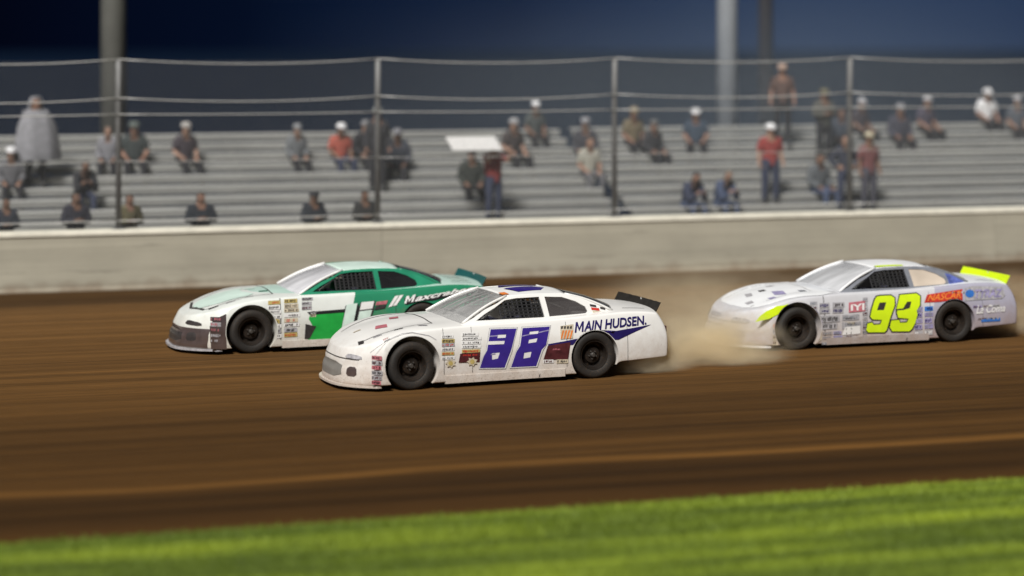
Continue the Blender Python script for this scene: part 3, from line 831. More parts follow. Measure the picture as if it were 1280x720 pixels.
# ------------------------------------------------------------------ the three cars
def paint_two(name, ca, cb, x0, slant, cdeck=None, dirt=.5):
    """factory two-tone paint: split along a slanted line in the car's own frame"""
    m = simple(name, ca, .35, coat=.2, dirt=dirt, var=.06, scale=4, dirtcol=DC); nt = m.node_tree; L = nt.links.new
    vm = [n for n in nt.nodes if n.type == 'VECT_MATH'][0]; mr = vm.inputs['Scale'].links[0].from_socket
    tc = [n for n in nt.nodes if n.type == 'TEX_COORD'][0]
    sp = N(nt, 'ShaderNodeSeparateXYZ'); L(tc.outputs['Object'], sp.inputs[0])
    mz = N(nt, 'ShaderNodeMath', operation='MULTIPLY_ADD'); L(sp.outputs['Z'], mz.inputs[0]); mz.inputs[1].default_value = slant; L(sp.outputs['X'], mz.inputs[2])
    gt = N(nt, 'ShaderNodeMath', operation='LESS_THAN'); L(mz.outputs[0], gt.inputs[0]); gt.inputs[1].default_value = x0
    mix = N(nt, 'ShaderNodeMix', data_type='RGBA'); mix.inputs[6].default_value = (*ca, 1); mix.inputs[7].default_value = (*cb, 1)
    L(gt.outputs[0], mix.inputs[0])
    out = mix.outputs[2]
    if cdeck:
        ge = N(nt, 'ShaderNodeNewGeometry'); s2 = N(nt, 'ShaderNodeSeparateXYZ')
        a1 = N(nt, 'ShaderNodeMath', operation='ABSOLUTE'); L(sp.outputs['Y'], a1.inputs[0])
        l1 = N(nt, 'ShaderNodeMath', operation='LESS_THAN'); L(a1.outputs[0], l1.inputs[0]); l1.inputs[1].default_value = .80
        g2 = N(nt, 'ShaderNodeMath', operation='GREATER_THAN'); L(sp.outputs['Z'], g2.inputs[0]); g2.inputs[1].default_value = .88
        mu = N(nt, 'ShaderNodeMath', operation='MULTIPLY'); L(l1.outputs[0], mu.inputs[0]); L(g2.outputs[0], mu.inputs[1])
        mx3 = N(nt, 'ShaderNodeMix', data_type='RGBA'); L(mu.outputs[0], mx3.inputs[0]); L(out, mx3.inputs[6]); mx3.inputs[7].default_value = (*cdeck, 1)
        out = mx3.outputs[2]
    L(out, vm.inputs[0])
    return m

CONT = ['decwhite', 'deccream', 'decgrey', 'yellow', 'decdark', 'black', 'red', 'decdark']
def build_white():
    c = Car('race_car', 'white stock car with purple 38 on its door, nearest of the three', (513, 487), 21.8,
            dict(body=M['white'], splitter=M['white'], skirt=M['white'], roof=M['roofwhite'], ws=M['ws88'], pillar=M['white'], qglass=M['qglass'],
                 spoiler=M['spoilblk'], ragged=1, steer=2, grille=M['grl'], duct=M['fasc']))
    # race number: slanted block digits with slots, white edge
    d1 = [(613, 411.5), (645.5, 410.5), (640, 433), (638.5, 438), (630.5, 459.5), (599.5, 460), (604, 446), (608.5, 438)]
    d2 = [(653, 410), (687, 408), (682.5, 431), (677, 437), (670, 457.5), (638.5, 459), (645, 440), (650, 432)]
    def grow(p, k):
        cx = sum(q[0] for q in p)/len(p); cy = sum(q[1] for q in p)/len(p)
        return [(x+(k if x > cx else -k), y+(k if y > cy else -k)) for x, y in p]
    nb = c.poly('race_number', grow(d1, 1.6), M['decgrey'], 1); c.poly('race_number', grow(d2, 1.6), M['decgrey'], 1)
    c.poly('race_number', grow(d1, 1.0), M['decwhite'], 2); c.poly('race_number', grow(d2, 1.0), M['decwhite'], 2)
    s1 = [[(622, 418.5), (632.5, 418), (631.5, 422), (621.5, 422.5)], [(614.5, 441.5), (624.5, 440.5), (622, 448), (615, 449.5)]]
    s2 = [[(662, 414.5), (673, 413.5), (672, 417), (661, 418)], [(661, 424.5), (671.5, 422.5), (670, 427.5), (660, 429)], [(655, 441), (664, 439.5), (662.5, 446.5), (654, 448)]]
    c.poly('race_number', d1, M['purple'], 3, holes=s1); c.poly('race_number', d2, M['purple'], 3, holes=s2)
    c.poly('race_number', [(610.5, 426.5), (630.5, 426), (629.5, 430), (609, 430.8)], M['decwhite'], 4)
    for q in ([(611.6, 419.6), (622, 418.8), (622, 420.2), (611.4, 421)], [(613.0, 442.6), (619, 441.6), (619, 442.8), (612.8, 443.6)], [(652.6, 419.4), (662, 417.2), (662, 418.4), (652.3, 420.6)], [(672.5, 415.0), (686.0, 411.8), (685.7, 413.2), (672.3, 416.4)]):
        c.poly('race_number', q, M['lav'], 4)
    # sponsor stickers between front wheel and door
    c.stickers('sponsor_decals', 552, 418.5, 1, 6, 17, 4.6, -.03, CONT, seed=3)
    c.stickers('sponsor_decals', 577, 416, 1, 6, 25, 4.4, -.03, CONT, seed=8)
    c.poly('sponsor_decals', [(575, 442), (600, 440), (599, 452), (573, 453)], M['maroon'], 3)
    for (x, y) in ((563, 454), (590, 452)):
        pts = []
        for k in range(14):
            r = 7.2 if k % 2 else 4.6; pts.append((x+r*cos(2*pi*k/14), y+r*.85*sin(2*pi*k/14)))
        c.poly('sponsor_decals', pts, M['deccream'], 4); c.poly('sponsor_decals', [(x+3*cos(k*pi/4), y+3*sin(k*pi/4)) for k in range(8)], M['yellow'], 5)
    # stripes behind the front corner
    c.stickers('sponsor_decals', 461, 444.5, 1, 6, 17, 5.4, .05, ['decgrey', 'pink', 'decgrey', 'pink', 'decdark', 'maroon', 'black', 'decdark'], seed=5)
    # rear quarter: wordmark, square logo, sweeping stripe, maroon panel
    c.letter_m([(719.5, 402.5), (729.5, 401.4), (729, 414.4), (718, 415.6)], M['navy'], 2)
    c.text('sponsor_lettering', 'AIN HUDSEN.', [(730.5, 401.2), (807, 394), (808, 405.5), (729.5, 414.4)], M['navy'], 2, offset=.03, shear=.1)
    c.poly('sponsor_logo', [(700, 407.5), (716.5, 405), (716, 422.5), (700.5, 424)], M['deccream'], 2)
    for k in range(4):
        x = 701+k*3.7
        c.poly('sponsor_logo', [(x+1.8, 413), (x+4.0, 412.6), (x+1.2, 423), (x-.6, 423.4)], M['orange'], 3)
        c.poly('sponsor_logo', [(x, 407.8), (x+2.5, 407.4), (x+2.3, 410.6), (x-.2, 411)], M['decdark'], 3)
    c.poly('stripe', [(685, 430), (705, 426.5), (722, 423), (744, 417.5), (770, 413.5), (790, 410), (814, 405.5), (795, 414), (773, 424.5), (768, 425), (744, 412), (716, 431), (685, 432)], M['navy'], 1)
    c.poly('sponsor_decals', [(684.5, 432), (713, 427.5), (710, 449), (679, 449.5)], M['maroon'], 2)
    c.stickers('sponsor_decals', 679, 449.6, 2, 1, 15, 5.0, -.02, ['deccream', 'decwhite', 'deccream', 'decwhite', 'red', 'decdark', 'decdark', 'maroon'], seed=4)
    c.stickers('sponsor_decals', 690, 435, 1, 1, 14, 4, -.03, ['maroon', 'maroon', 'maroon', 'maroon', 'pink', 'pink', 'pink', 'pink'], seed=4)
    ln = [(459, 440.6), (473, 432), (488, 423), (502.5, 416.7), (515, 415), (536, 419), (545, 424)]
    for a, e in zip(ln, ln[1:]): c.poly('fender_crease', [a, e, (e[0], e[1]+.9), (a[0], a[1]+.9)], M['decgrey'], 1)
    c.frontdecal('bumper_seam', [(-.70, .425), (.70, .425), (.70, .437), (-.70, .437)], M['decdark'], 1)
    # roof and bonnet graphics
    c.topdecal('roof_stripe', [(-.30, .10), (-.80, .02), (-.95, .10), (-.80, .34), (-.42, .40)], M['purple'], 1, True, parent=c.roof)
    c.topdecal('roof_stripe', [(-.12, .36), (-.22, .36), (-.24, .50), (-.13, .50)], M['orange'], 1, True, parent=c.roof)
    c.topdecal('roof_stripe', [(-.30, -.10), (-.80, -.05), (-.95, -.12), (-.80, -.34), (-.42, -.40)], M['purple'], 1, True, parent=c.roof)
    c.topdecal('hood_decal', [(1.52, .18), (1.66, .10), (1.72, .26), (1.56, .34)], M['pink'], 1); c.topdecal('hood_decal', [(1.22, -.2), (1.34, -.26), (1.38, -.12), (1.26, -.06)], M['pink'], 1)
    for k, (x, y) in enumerate(((1.75, .62), (1.45, .66), (1.1, .70), (1.85, -.05))): c.topdecal('hood_decal', [(x, y), (x+.12, y-.03), (x+.12, y+.01), (x, y+.05)], M[('decgrey', 'decdark', 'decgrey', 'deccream')[k]], 1)
    c.stickers('sponsor_decals', 478, 424, 1, 1, 9, 2.4, -.5, CONT, seed=61)
    c.topdecal('hood_decal', [(2.0, .50), (2.08, .44), (2.12, .58), (2.04, .62)], M['decdark'], 1)
    for q in (1, -1): c.frontdecal('headlight', rounded([(q*.44, .445), (q*.74, .435), (q*.72, .485), (q*.50, .505)]), M['decgrey'], 2)
    for x, z_, w_, h_, mt in ((-1.44, 1.045, .10, .03, 'decdark'), (-1.45, 1.00, .13, .035, 'red'), (-1.46, .955, .15, .035, 'deccream'), (-1.60, 1.00, .08, .03, 'decdark')):
        link('sponsor_decals', side_panel(1, [(x, z_), (x-w_, z_-.02), (x-w_, z_-.02-h_), (x, z_-h_)], [], thick=.003, off=.005), M[mt], c.root)
    return c
def build_green():
    body = paint_two('green_white_paint', (.74, .77, .74), (.022, .22, .115), -.06, .28, (.52, .70, .63), .45)
    c = Car('race_car', 'green and white stock car on the track beyond the white car with the purple number', (313, 441), 19.5,
            dict(body=body, splitter=M['decgrey'], skirt=M['white'], roof=M['mint'], ws=M['wswht'], pillar=M['teal'], qglass=M['qdark'],
                 apillar=M['roofwhite'], spoiler=M['spoilteal'], steer=4, grille=M['decdark'], duct=M['decdark']))
    z = lambda x, y: (390+x/4.8, 310+y/4.8)
    y_ = lambda x, y: (190+x/4.8, 310+y/4.8)
    c.poly('door_panel', [z(-12, 402), z(192, 386), z(186, 440), z(160, 556), z(-24, 562), z(-28, 500), z(4, 468), z(-20, 425)], M['green'], 1)
    c.poly('door_stripe', [z(-30, 384), z(195, 366), z(195, 386), z(-12, 402)], M['black'], 2)
    c.poly('race_number', [z(200, 345), z(278, 335), z(282, 360), z(240, 545), z(215, 565), z(160, 570)], M['black'], 2)
    c.poly('race_number', [z(207, 340), z(272, 330), z(230, 542), z(160, 566), z(185, 440)], M['ltgreen'], 3)
    c.poly('race_number', [z(288, 326), z(380, 316), z(370, 375), z(350, 430), z(262, 460)], M['decdark'], 2)
    c.poly('race_number', [z(296, 325), z(372, 318), z(362, 362), z(286, 372)], M['decwhite'], 3)
    c.poly('race_number', [z(284, 380), z(360, 370), z(346, 420), z(270, 440)], M['ltgreen'], 3)
    c.poly('race_number', [z(386, 322), z(455, 314), z(446, 336), z(380, 344)], M['pink'], 3)
    c.poly('race_number', [z(380, 350), z(446, 340), z(436, 362), z(374, 372)], M['decdark'], 3)
    c.text('sponsor_lettering', 'II', [z(468, 292), z(548, 280), z(536, 335), z(456, 355)], M['decwhite'], 3, offset=.05, shear=.35)
    c.poly('lettering_shadow', [z(552, 300), z(760, 275), z(985, 232), z(975, 258), z(740, 312), z(560, 340)], M['black'], 2)
    c.letter_m([z(566, 288), z(622, 278), z(606, 322), z(552, 334)], M['decwhite'], 4, .24)
    c.text('sponsor_lettering', 'axcrabee', [z(626, 282), z(975, 226), z(965, 252), z(614, 322)], M['decwhite'], 4, offset=.03, shear=.3)
    c.stickers('sponsor_decals', 335, 376, 1, 8, 17, 5.2, -.05, CONT, seed=12)
    c.stickers('sponsor_decals', 355, 374, 1, 8, 20, 5.2, -.05, CONT, seed=14)
    c.stickers('sponsor_decals', 377, 372, 1, 3, 14, 4.6, -.05, ['decgrey', 'lav', 'decgrey', 'decgrey', 'decdark', 'decdark', 'maroon', 'decdark'], seed=15)
    c.poly('sponsor_decals', [(y_(920, 455)), y_(985, 470), y_(945, 545), y_(915, 545)], M['decdark'], 2)
    c.stickers('sponsor_decals', 264, 396, 1, 5, 15, 6, .02, ['fasc', 'decgrey', 'fasc', 'decgrey', 'pink', 'pink', 'decgrey', 'maroon'], seed=9)
    c.stickers('sponsor_decals', 388, 388, 1, 2, 8, 4, -.05, CONT, seed=33)
    # dark lower nose with pale bumper line
    c.frontdecal('nose_cover', [(-.84, .10), (.84, .10), (.84, .395), (-.84, .395)], M['fasc'], 0)
    c.poly('nose_cover', [y_(352, 470), y_(372, 430), y_(445, 395), y_(448, 608), y_(360, 606)], M['fasc'], 0)
    c.frontdecal('headlight', rounded([(.42, .445), (.74, .435), (.72, .485), (.46, .515)]), M['decdark'], 2); c.frontdecal('headlight', rounded([(-.42, .44), (-.76, .43), (-.72, .49), (-.46, .515)]), M['maroon'], 2)
    c.topdecal('hood_graphic', rounded([(1.2, -.5), (1.9, -.45), (2.15, .0), (1.95, .45), (1.2, .5), (1.4, 0)]), M['mint'], 1)
    c.topdecal('hood_graphic', rounded([(1.88, .12), (2.06, .10), (2.10, .32), (1.92, .36)]), M['ltgreen'], 2)
    c.topdecal('hood_decal', [(1.1, -.2), (1.25, -.28), (1.3, -.1), (1.15, 0)], M['ltgreen'], 1)
    c.topdecal('hood_outline', [(2.02, -.50), (2.06, -.50), (2.17, 0), (2.06, .50), (2.02, .50), (2.13, 0)], M['decdark'], 2)
    for k, (x, y) in enumerate(((1.3, .62), (1.6, .64), (1.85, .58), (1.0, .3))): c.topdecal('hood_decal', [(x, y), (x+.14, y-.02), (x+.14, y+.03), (x, y+.05)], M[('decdark', 'decgrey', 'decdark', 'teal')[k]], 2)
    for k in range(5):
        c.topdecal('deck_stripe', [(-2.02-.004*k, -.5+k*.22), (-2.34, -.5+k*.22), (-2.34, -.42+k*.22), (-2.02, -.42+k*.22)], M['ltgreen'], 1)
    return c
def build_lime():
    body = paint_two('silver_white_paint', (.58, .58, .61), (.40, .39, .48), -.9, .2, (.76, .78, .82), .6)
    # white bonnet: deck mask only covers z>.88, so the bonnet gets its own panel
    c = Car('race_car', 'silver and white stock car with lime 93 on its door and lime spoiler', (994.5, 437), 18.2,
            dict(body=body, splitter=M['hoodwhite'], skirt=M['sidegrey'], roof=M['hoodwhite'], ws=M['ws93'], pillar=M['greybody'], qglass=M['qtan'],
                 apillar=M['hoodwhite'], spoiler=M['lime'], steer=3, grille=M['sidegrey'], duct=M['sidegrey']))
    z = lambda x, y: (860+x/5.14, 310+y/5.14)
    w = lambda x, y: (1060+x/5.14, 310+y/5.14)
    t = lambda x, y: (1140+x/8, 340+y/8)
    d = lambda x, y: (1020+x/8, 350+y/8)
    hood = [(.72, -.80), (.95, -.88), (1.4, -.86), (1.8, -.80), (1.98, -.66), (2.10, -.42), (2.14, 0), (2.10, .42), (1.98, .66), (1.8, .80), (1.4, .86), (.95, .88), (.72, .80), (.9, .4), (.95, 0), (.9, -.4)]
    c.topdecal('hood_panel', hood, M['hoodwhite'], 0)
    for q in (1, -1): c.frontdecal('headlight', rounded([(q*.42, .445), (q*.74, .435), (q*.72, .49), (q*.48, .51)]), M['decgrey'], 2)
    c.frontdecal('bumper_seam', [(-.70, .425), (.70, .425), (.70, .437), (-.70, .437)], M['decgrey'], 1)
    c.frontdecal('nose_decal', rounded([(-.30, .46), (.10, .47), (.12, .52), (-.26, .53)]), M['decgrey'], 1)
    nine = [d(605, 165), d(640, 158), d(745, 154), d(782, 178), d(784, 250), d(738, 380), d(703, 500), d(682, 521), d(520, 522), d(500, 500), d(512, 436), d(556, 424), d(575, 448), d(640, 444), d(657, 398), d(562, 392), d(540, 366), d(556, 290), d(585, 195)]
    three = [d(835, 148), d(1000, 134), d(1038, 160), d(1036, 250), d(1004, 305), d(1012, 345), d(988, 430), d(955, 490), d(928, 512), d(760, 512), d(735, 470), d(750, 405), d(828, 398), d(838, 428), d(905, 424), d(924, 386), d(820, 376), d(806, 330), d(810, 304), d(868, 300), d(935, 282), d(950, 214), d(908, 216), d(868, 282), d(802, 290)]
    def growp(p, k):
        out = []; n = len(p); ar = sum(p[i][0]*p[(i+1) % n][1]-p[(i+1) % n][0]*p[i][1] for i in range(n)); sg = 1 if ar > 0 else -1
        for i in range(n):
            a = Vector(p[i-1]); q = Vector(p[i]); e = Vector(p[(i+1) % n]); t = ((q-a).normalized()+(e-q).normalized())
            t = t.normalized() if t.length > .2 else (e-q).normalized(); out.append((q.x+sg*t.y*k, q.y-sg*t.x*k))
        return out
    c.poly('race_number', growp(nine, 1.6), M['decdark'], 2); c.poly('race_number', growp(three[:18], 1.6)+growp(three, 1.6)[24:], M['decdark'], 2)
    c.poly('race_number', nine, M['lime'], 4, holes=[[d(632, 225), d(700, 222), d(676, 300), d(606, 302)]]); c.poly('race_number', three, M['lime'], 4)
    c.poly('headlight', [z(435, 475), z(460, 440), z(500, 408), z(570, 372), z(650, 365), z(605, 412), z(520, 455)], M['lime'], 3)
    c.stickers('sponsor_decals', 1024, 379, 2, 2, 15, 6.5, -.05, ['decgrey', 'deccream', 'lav', 'decgrey', 'decdark', 'maroon', 'navy', 'decdark'], seed=21)
    c.poly('sponsor_decals', [d(325, 225), d(490, 205), d(490, 310), d(325, 325)], M['pink'], 3)
    c.text('sponsor_decals', 'IYI', [d(345, 245), d(480, 230), d(480, 298), d(345, 308)], M['decwhite'], 4, offset=.03)
    c.stickers('sponsor_decals', 1025, 395, 2, 2, 26, 8.5, -.05, ['decgrey', 'decgrey', 'deccream', 'decgrey', 'decdark', 'decdark', 'maroon', 'greybody'], seed=24)
    c.poly('sponsor_decals', [d(290, 470), d(440, 455), d(440, 535), d(260, 550)], M['decwhite'], 3)
    c.stickers('sponsor_decals', 1056, 396, 1, 4, 17, 5.5, -.05, ['decgrey', 'sidegrey', 'lav', 'deccream', 'decdark', 'greybody', 'maroon', 'decdark'], seed=41)
    c.stickers('sponsor_decals', 1027, 428, 4, 1, 11, 3.2, -.04, ['decgrey', 'sidegrey', 'lav', 'decgrey', 'decdark', 'greybody', 'greybody', 'decdark'], seed=44)
    c.stickers('sponsor_decals', 966, 405, 2, 4, 8, 6, .02, ['deccream', 'sidegrey', 'pink', 'decgrey', 'decdark', 'greybody', 'pink', 'maroon'], seed=45)
    G_ = ['sidegrey', 'decgrey', 'lav', 'sidegrey', 'decdark', 'greybody', 'maroon', 'greybody']
    c.stickers('sponsor_decals', 1012, 377, 1, 6, 11, 4.6, -.05, G_, seed=51)
    c.stickers('sponsor_decals', 1028, 415, 3, 2, 12, 4.6, -.05, G_, seed=52)
    c.stickers('sponsor_decals', 1078, 372, 1, 9, 7, 5.0, -.05, G_, seed=53)
    c.stickers('sponsor_decals', 1216, 382, 3, 1, 11, 3.4, -.05, G_, seed=54)
    c.stickers('sponsor_decals', 1190, 364.5, 5, 1, 10, 2.6, -.03, G_, seed=55)
    c.stickers('sponsor_decals', 1222, 397, 2, 1, 13, 3.0, -.04, G_, seed=56)
    for k, (x, y) in enumerate(((1.05, .45), (1.25, -.35), (1.6, .5), (1.5, -.1), (1.9, .3))): c.topdecal('hood_decal', [(x, y), (x+.10, y-.03), (x+.11, y+.10), (x+.01, y+.13)], M[('greybody', 'decgrey', 'lav', 'decdark', 'decgrey')[k]], 2)
    c.stickers('sponsor_decals', 1013, 411, 1, 2, 16, 7, -.05, ['deccream', 'pink', 'deccream', 'decgrey', 'pink', 'maroon', 'decdark', 'pink'], seed=25)
    c.stickers('sponsor_decals', 1143, 384, 2, 5, 11, 6.5, -.06, ['lav', 'decgrey', 'blue', 'lav', 'navy', 'greybody', 'decwhite', 'navy'], seed=27)
    c.poly('sponsor_panel', [t(150, 225), t(500, 170), t(505, 285), t(380, 290), t(240, 300), t(120, 305)], M['red'], 2)
    c.text('sponsor_lettering', 'NASCAR', [t(165, 228), t(490, 182), t(490, 262), t(150, 290)], M['orange'], 3, offset=.02, shear=.2)
    c.poly('sponsor_panel', [t(525, 165), t(600, 140), t(900, 148), t(930, 230), t(900, 265), t(620, 282), t(525, 290)], M['decgrey'], 2)
    c.poly('sponsor_logo', [tuple(Vector(t(575, 215))+Vector((5.6*cos(k*pi/8), 5.0*sin(k*pi/8)))) for k in range(16)], M['blue'], 3)
    c.text('sponsor_lettering', 'TYRAZ', [t(625, 175), t(905, 165), t(905, 250), t(625, 262)], M['lav'], 3, offset=.04, shear=.2)
    c.text('sponsor_lettering', 'La Coma', [t(640, 330), t(930, 320), t(930, 395), t(640, 420)], M['decwhite'], 3, offset=.02, shear=.3)
    c.poly('sponsor_panel', [t(690, 465), t(880, 455), t(880, 490), t(690, 500)], M['blue'], 2)
    c.topdecal('hood_decal', [(1.35, .30), (1.50, .18), (1.55, .42), (1.40, .55)], M['lav'], 2); c.topdecal('hood_decal', [(1.72, -.1), (1.80, -.2), (1.86, .02), (1.78, .08)], M['decgrey'], 2)
    c.topdecal('roof_stripe', [(-.20, .44), (-.70, .46), (-.70, .53), (-.22, .53)], M['lime'], 1, True, parent=c.roof)
    link('pillar_panel', side_panel(1, [(-1.40, 1.09), (-1.52, 1.06), (-1.76, .952), (-1.6, .925), (-1.42, .905), (-1.42, 1.0)], [], thick=.004, off=.006), M['bluepil'], c.root)
    return c
CARS = [build_white(), build_green(), build_lime()]
bpy.context.view_layer.update()
for c_, k_ in zip(CARS, (.86, 1.06, 1.03)): c_.seams((.93, .50 if c_ is CARS[0] else .94, -.95, -1.92)); c_.warp_nose(k_)
CARS[0].driver('driver in dark suit and white helmet inside the white car with purple number', M['helmet'])
CARS[1].driver('driver in dark suit and black helmet inside the green and white car', M['seatm'])
CARS[2].driver('driver in dark suit and white helmet inside the silver car with lime number', M['helmet'])

# ------------------------------------------------------------------ setting: ground
RZ = TH
def sheet(name, u0, u1, v0, v1, z, mat, nu=1, nv=1, kind='structure', hfn=None):
    bm = bmesh.new()
    g = [[bm.verts.new((u0+(u1-u0)*i/nu, v0+(v1-v0)*j/nv, hfn(u0+(u1-u0)*i/nu, v0+(v1-v0)*j/nv) if hfn else 0)) for j in range(nv+1)] for i in range(nu+1)]
    for i in range(nu):
        for j in range(nv): bm.faces.new((g[i][j], g[i+1][j], g[i+1][j+1], g[i][j+1])).smooth = True
    me = bpy.data.meshes.new(name); bm.to_mesh(me); bm.free()
    o = link(name, me, mat, loc=(0, 0, z), rotz=RZ); tag(o, kind=kind); return o
M['farground'] = simple('far_ground_haze_tint', (.004, .009, .021), .9, var=.2, scale=.5)  # navy base colour stands in for bluish haze and sky glow beyond the stands
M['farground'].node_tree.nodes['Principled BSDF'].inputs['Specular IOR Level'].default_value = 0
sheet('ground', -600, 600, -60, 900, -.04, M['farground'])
def track_mat():
    m, nt, b = newmat('track_clay'); L = nt.links.new
    tc = N(nt, 'ShaderNodeTexCoord'); sp = N(nt, 'ShaderNodeSeparateXYZ'); L(tc.outputs['Object'], sp.inputs[0])
    wn = N(nt, 'ShaderNodeTexNoise', _Scale=.12, _Detail=2.0); L(tc.outputs['Object'], wn.inputs['Vector'])
    wv = N(nt, 'ShaderNodeMath', operation='MULTIPLY_ADD'); L(wn.outputs['Fac'], wv.inputs[0]); wv.inputs[1].default_value = 1.2
    L(sp.outputs['Y'], wv.inputs[2])
    mr = N(nt, 'ShaderNodeMapRange'); L(wv.outputs[0], mr.inputs[0]); mr.inputs[1].default_value = 21.6; mr.inputs[2].default_value = 41.8
    cr = N(nt, 'ShaderNodeValToRGB'); L(mr.outputs[0], cr.inputs[0])
    e = cr.color_ramp.elements
    def f(v): return (v-21.0)/20.2
    stops = [(21.0, .62), (21.5, .55), (21.9, .32), (22.9, .36), (23.2, .55), (23.38, 1.35), (23.55, .60), (24.6, .62), (25.8, .48), (27.2, .58), (28.4, .74), (30.5, .84), (33, .80), (36, .95), (39.1, .92), (39.6, .62), (39.8, .40), (40.9, .36), (41.2, .5)]
    while len(e) > 1: e.remove(e[-1])
    e[0].position = 0; e[0].color = (.62,)*3+(1,)
    for v, k in stops[1:]:
        q = e.new(min(1, f(v))); q.color = (k, k, k, 1)
    # streaks left by tyres along the track
    def streak(sc, detail, lo, hi, sy):
        mp = N(nt, 'ShaderNodeMapping'); mp.inputs['Scale'].default_value = (sc, sy, 1); L(tc.outputs['Object'], mp.inputs[0])
        n = N(nt, 'ShaderNodeTexNoise', _Scale=1.0, _Detail=detail, _Roughness=.6); L(mp.outputs[0], n.inputs['Vector'])
        r = N(nt, 'ShaderNodeMapRange'); L(n.outputs['Fac'], r.inputs[0]); r.inputs[1].default_value = .3; r.inputs[2].default_value = .7; r.inputs[3].default_value = lo; r.inputs[4].default_value = hi
        return r.outputs[0], n.outputs['Fac']
    s1, h1 = streak(.05, 5.0, .68, 1.32, 3.2); s2, h2 = streak(.07, 6.0, .66, 1.34, 15.0); s3, h3 = streak(1.6, 6.0, .90, 1.10, 7.0)
    mu = N(nt, 'ShaderNodeMath', operation='MULTIPLY'); L(s1, mu.inputs[0]); L(s2, mu.inputs[1])
    mu2 = N(nt, 'ShaderNodeMath', operation='MULTIPLY'); L(mu.outputs[0], mu2.inputs[0]); L(s3, mu2.inputs[1])
    mu3 = N(nt, 'ShaderNodeMath', operation='MULTIPLY'); L(mu2.outputs[0], mu3.inputs[0]); L(cr.outputs[0], mu3.inputs[1])
    # clay colour: drier and greyer towards the wall
    mixc = N(nt, 'ShaderNodeMix', data_type='RGBA'); L(mr.outputs[0], mixc.inputs[0])
    mixc.inputs[6].default_value = (.112, .051, .011, 1); mixc.inputs[7].default_value = (.140, .071, .023, 1)
    vm = N(nt, 'ShaderNodeVectorMath', operation='SCALE'); L(mixc.outputs[2], vm.inputs[0]); L(mu3.outputs[0], vm.inputs['Scale'])
    L(vm.outputs[0], b.inputs['Base Color']); b.inputs['Roughness'].default_value = .9; b.inputs['Specular IOR Level'].default_value = .15
    ad = N(nt, 'ShaderNodeMath', operation='ADD'); L(h2, ad.inputs[0]); L(h3, ad.inputs[1])
    bp = N(nt, 'ShaderNodeBump', _Strength=.5, _Distance=.03); L(ad.outputs[0], bp.inputs['Height']); L(bp.outputs[0], b.inputs['Normal'])
    return m
def trackh(u, v):
    h = .010*sin(v*5.1+.3*sin(u*.2))+.006*sin(v*13.7+.5*sin(u*.13))
    e = exp(-((v-40.9)/.45)**2)*.10                        # clay thrown up against the wall
    fade = min(1, max(0, (v-21.2)/.8))
    for c in CARS:
        pass
    return -.012+h*.35*fade+e
sheet('dirt_track', -45, 75, 21.0, 41.25, .012, track_mat(), 60, 220, hfn=trackh)

# infield grass: soil-green sheet + real blades
def grass_mat(name, k=1.0):
    m, nt, b = newmat(name); L = nt.links.new
    ge = N(nt, 'ShaderNodeTexCoord')
    def st(sx, sy, d):
        mp = N(nt, 'ShaderNodeMapping'); mp.inputs['Scale'].default_value = (sx, sy, 1); L(ge.outputs['Object'], mp.inputs[0])
        n = N(nt, 'ShaderNodeTexNoise', _Scale=1.0, _Detail=d, _Roughness=.6); L(mp.outputs[0], n.inputs['Vector']); return n.outputs['Fac']
    a = st(.16, 2.6, 3.0); c2 = st(.5, .5, 2.0)
    cr = N(nt, 'ShaderNodeValToRGB'); L(a, cr.inputs[0]); e = cr.color_ramp.elements
    e[0].position = .38; e[0].color = (.085*k, .13*k, .010*k, 1); e[1].position = .60; e[1].color = (.24*k, .32*k, .022*k, 1)
    q = e.new(.50); q.color = (.145*k, .21*k, .014*k, 1)
    cr2 = N(nt, 'ShaderNodeValToRGB'); L(c2, cr2.inputs[0]); g = cr2.color_ramp.elements
    g[0].position = .35; g[0].color = (.85, .85, .9, 1); g[1].position = .65; g[1].color = (1.15, 1.1, 1.0, 1)
    mx = N(nt, 'ShaderNodeVectorMath', operation='MULTIPLY'); L(cr.outputs[0], mx.inputs[0]); L(cr2.outputs[0], mx.inputs[1])
    L(mx.outputs[0], b.inputs['Base Color']); b.inputs['Roughness'].default_value = .7
    if 'blade' in name:
        b.inputs['Subsurface Weight'].default_value = 0
    return m
sheet('infield', -60, 60, -60, 21.05, .016, grass_mat('turf', .8), 1, 1)
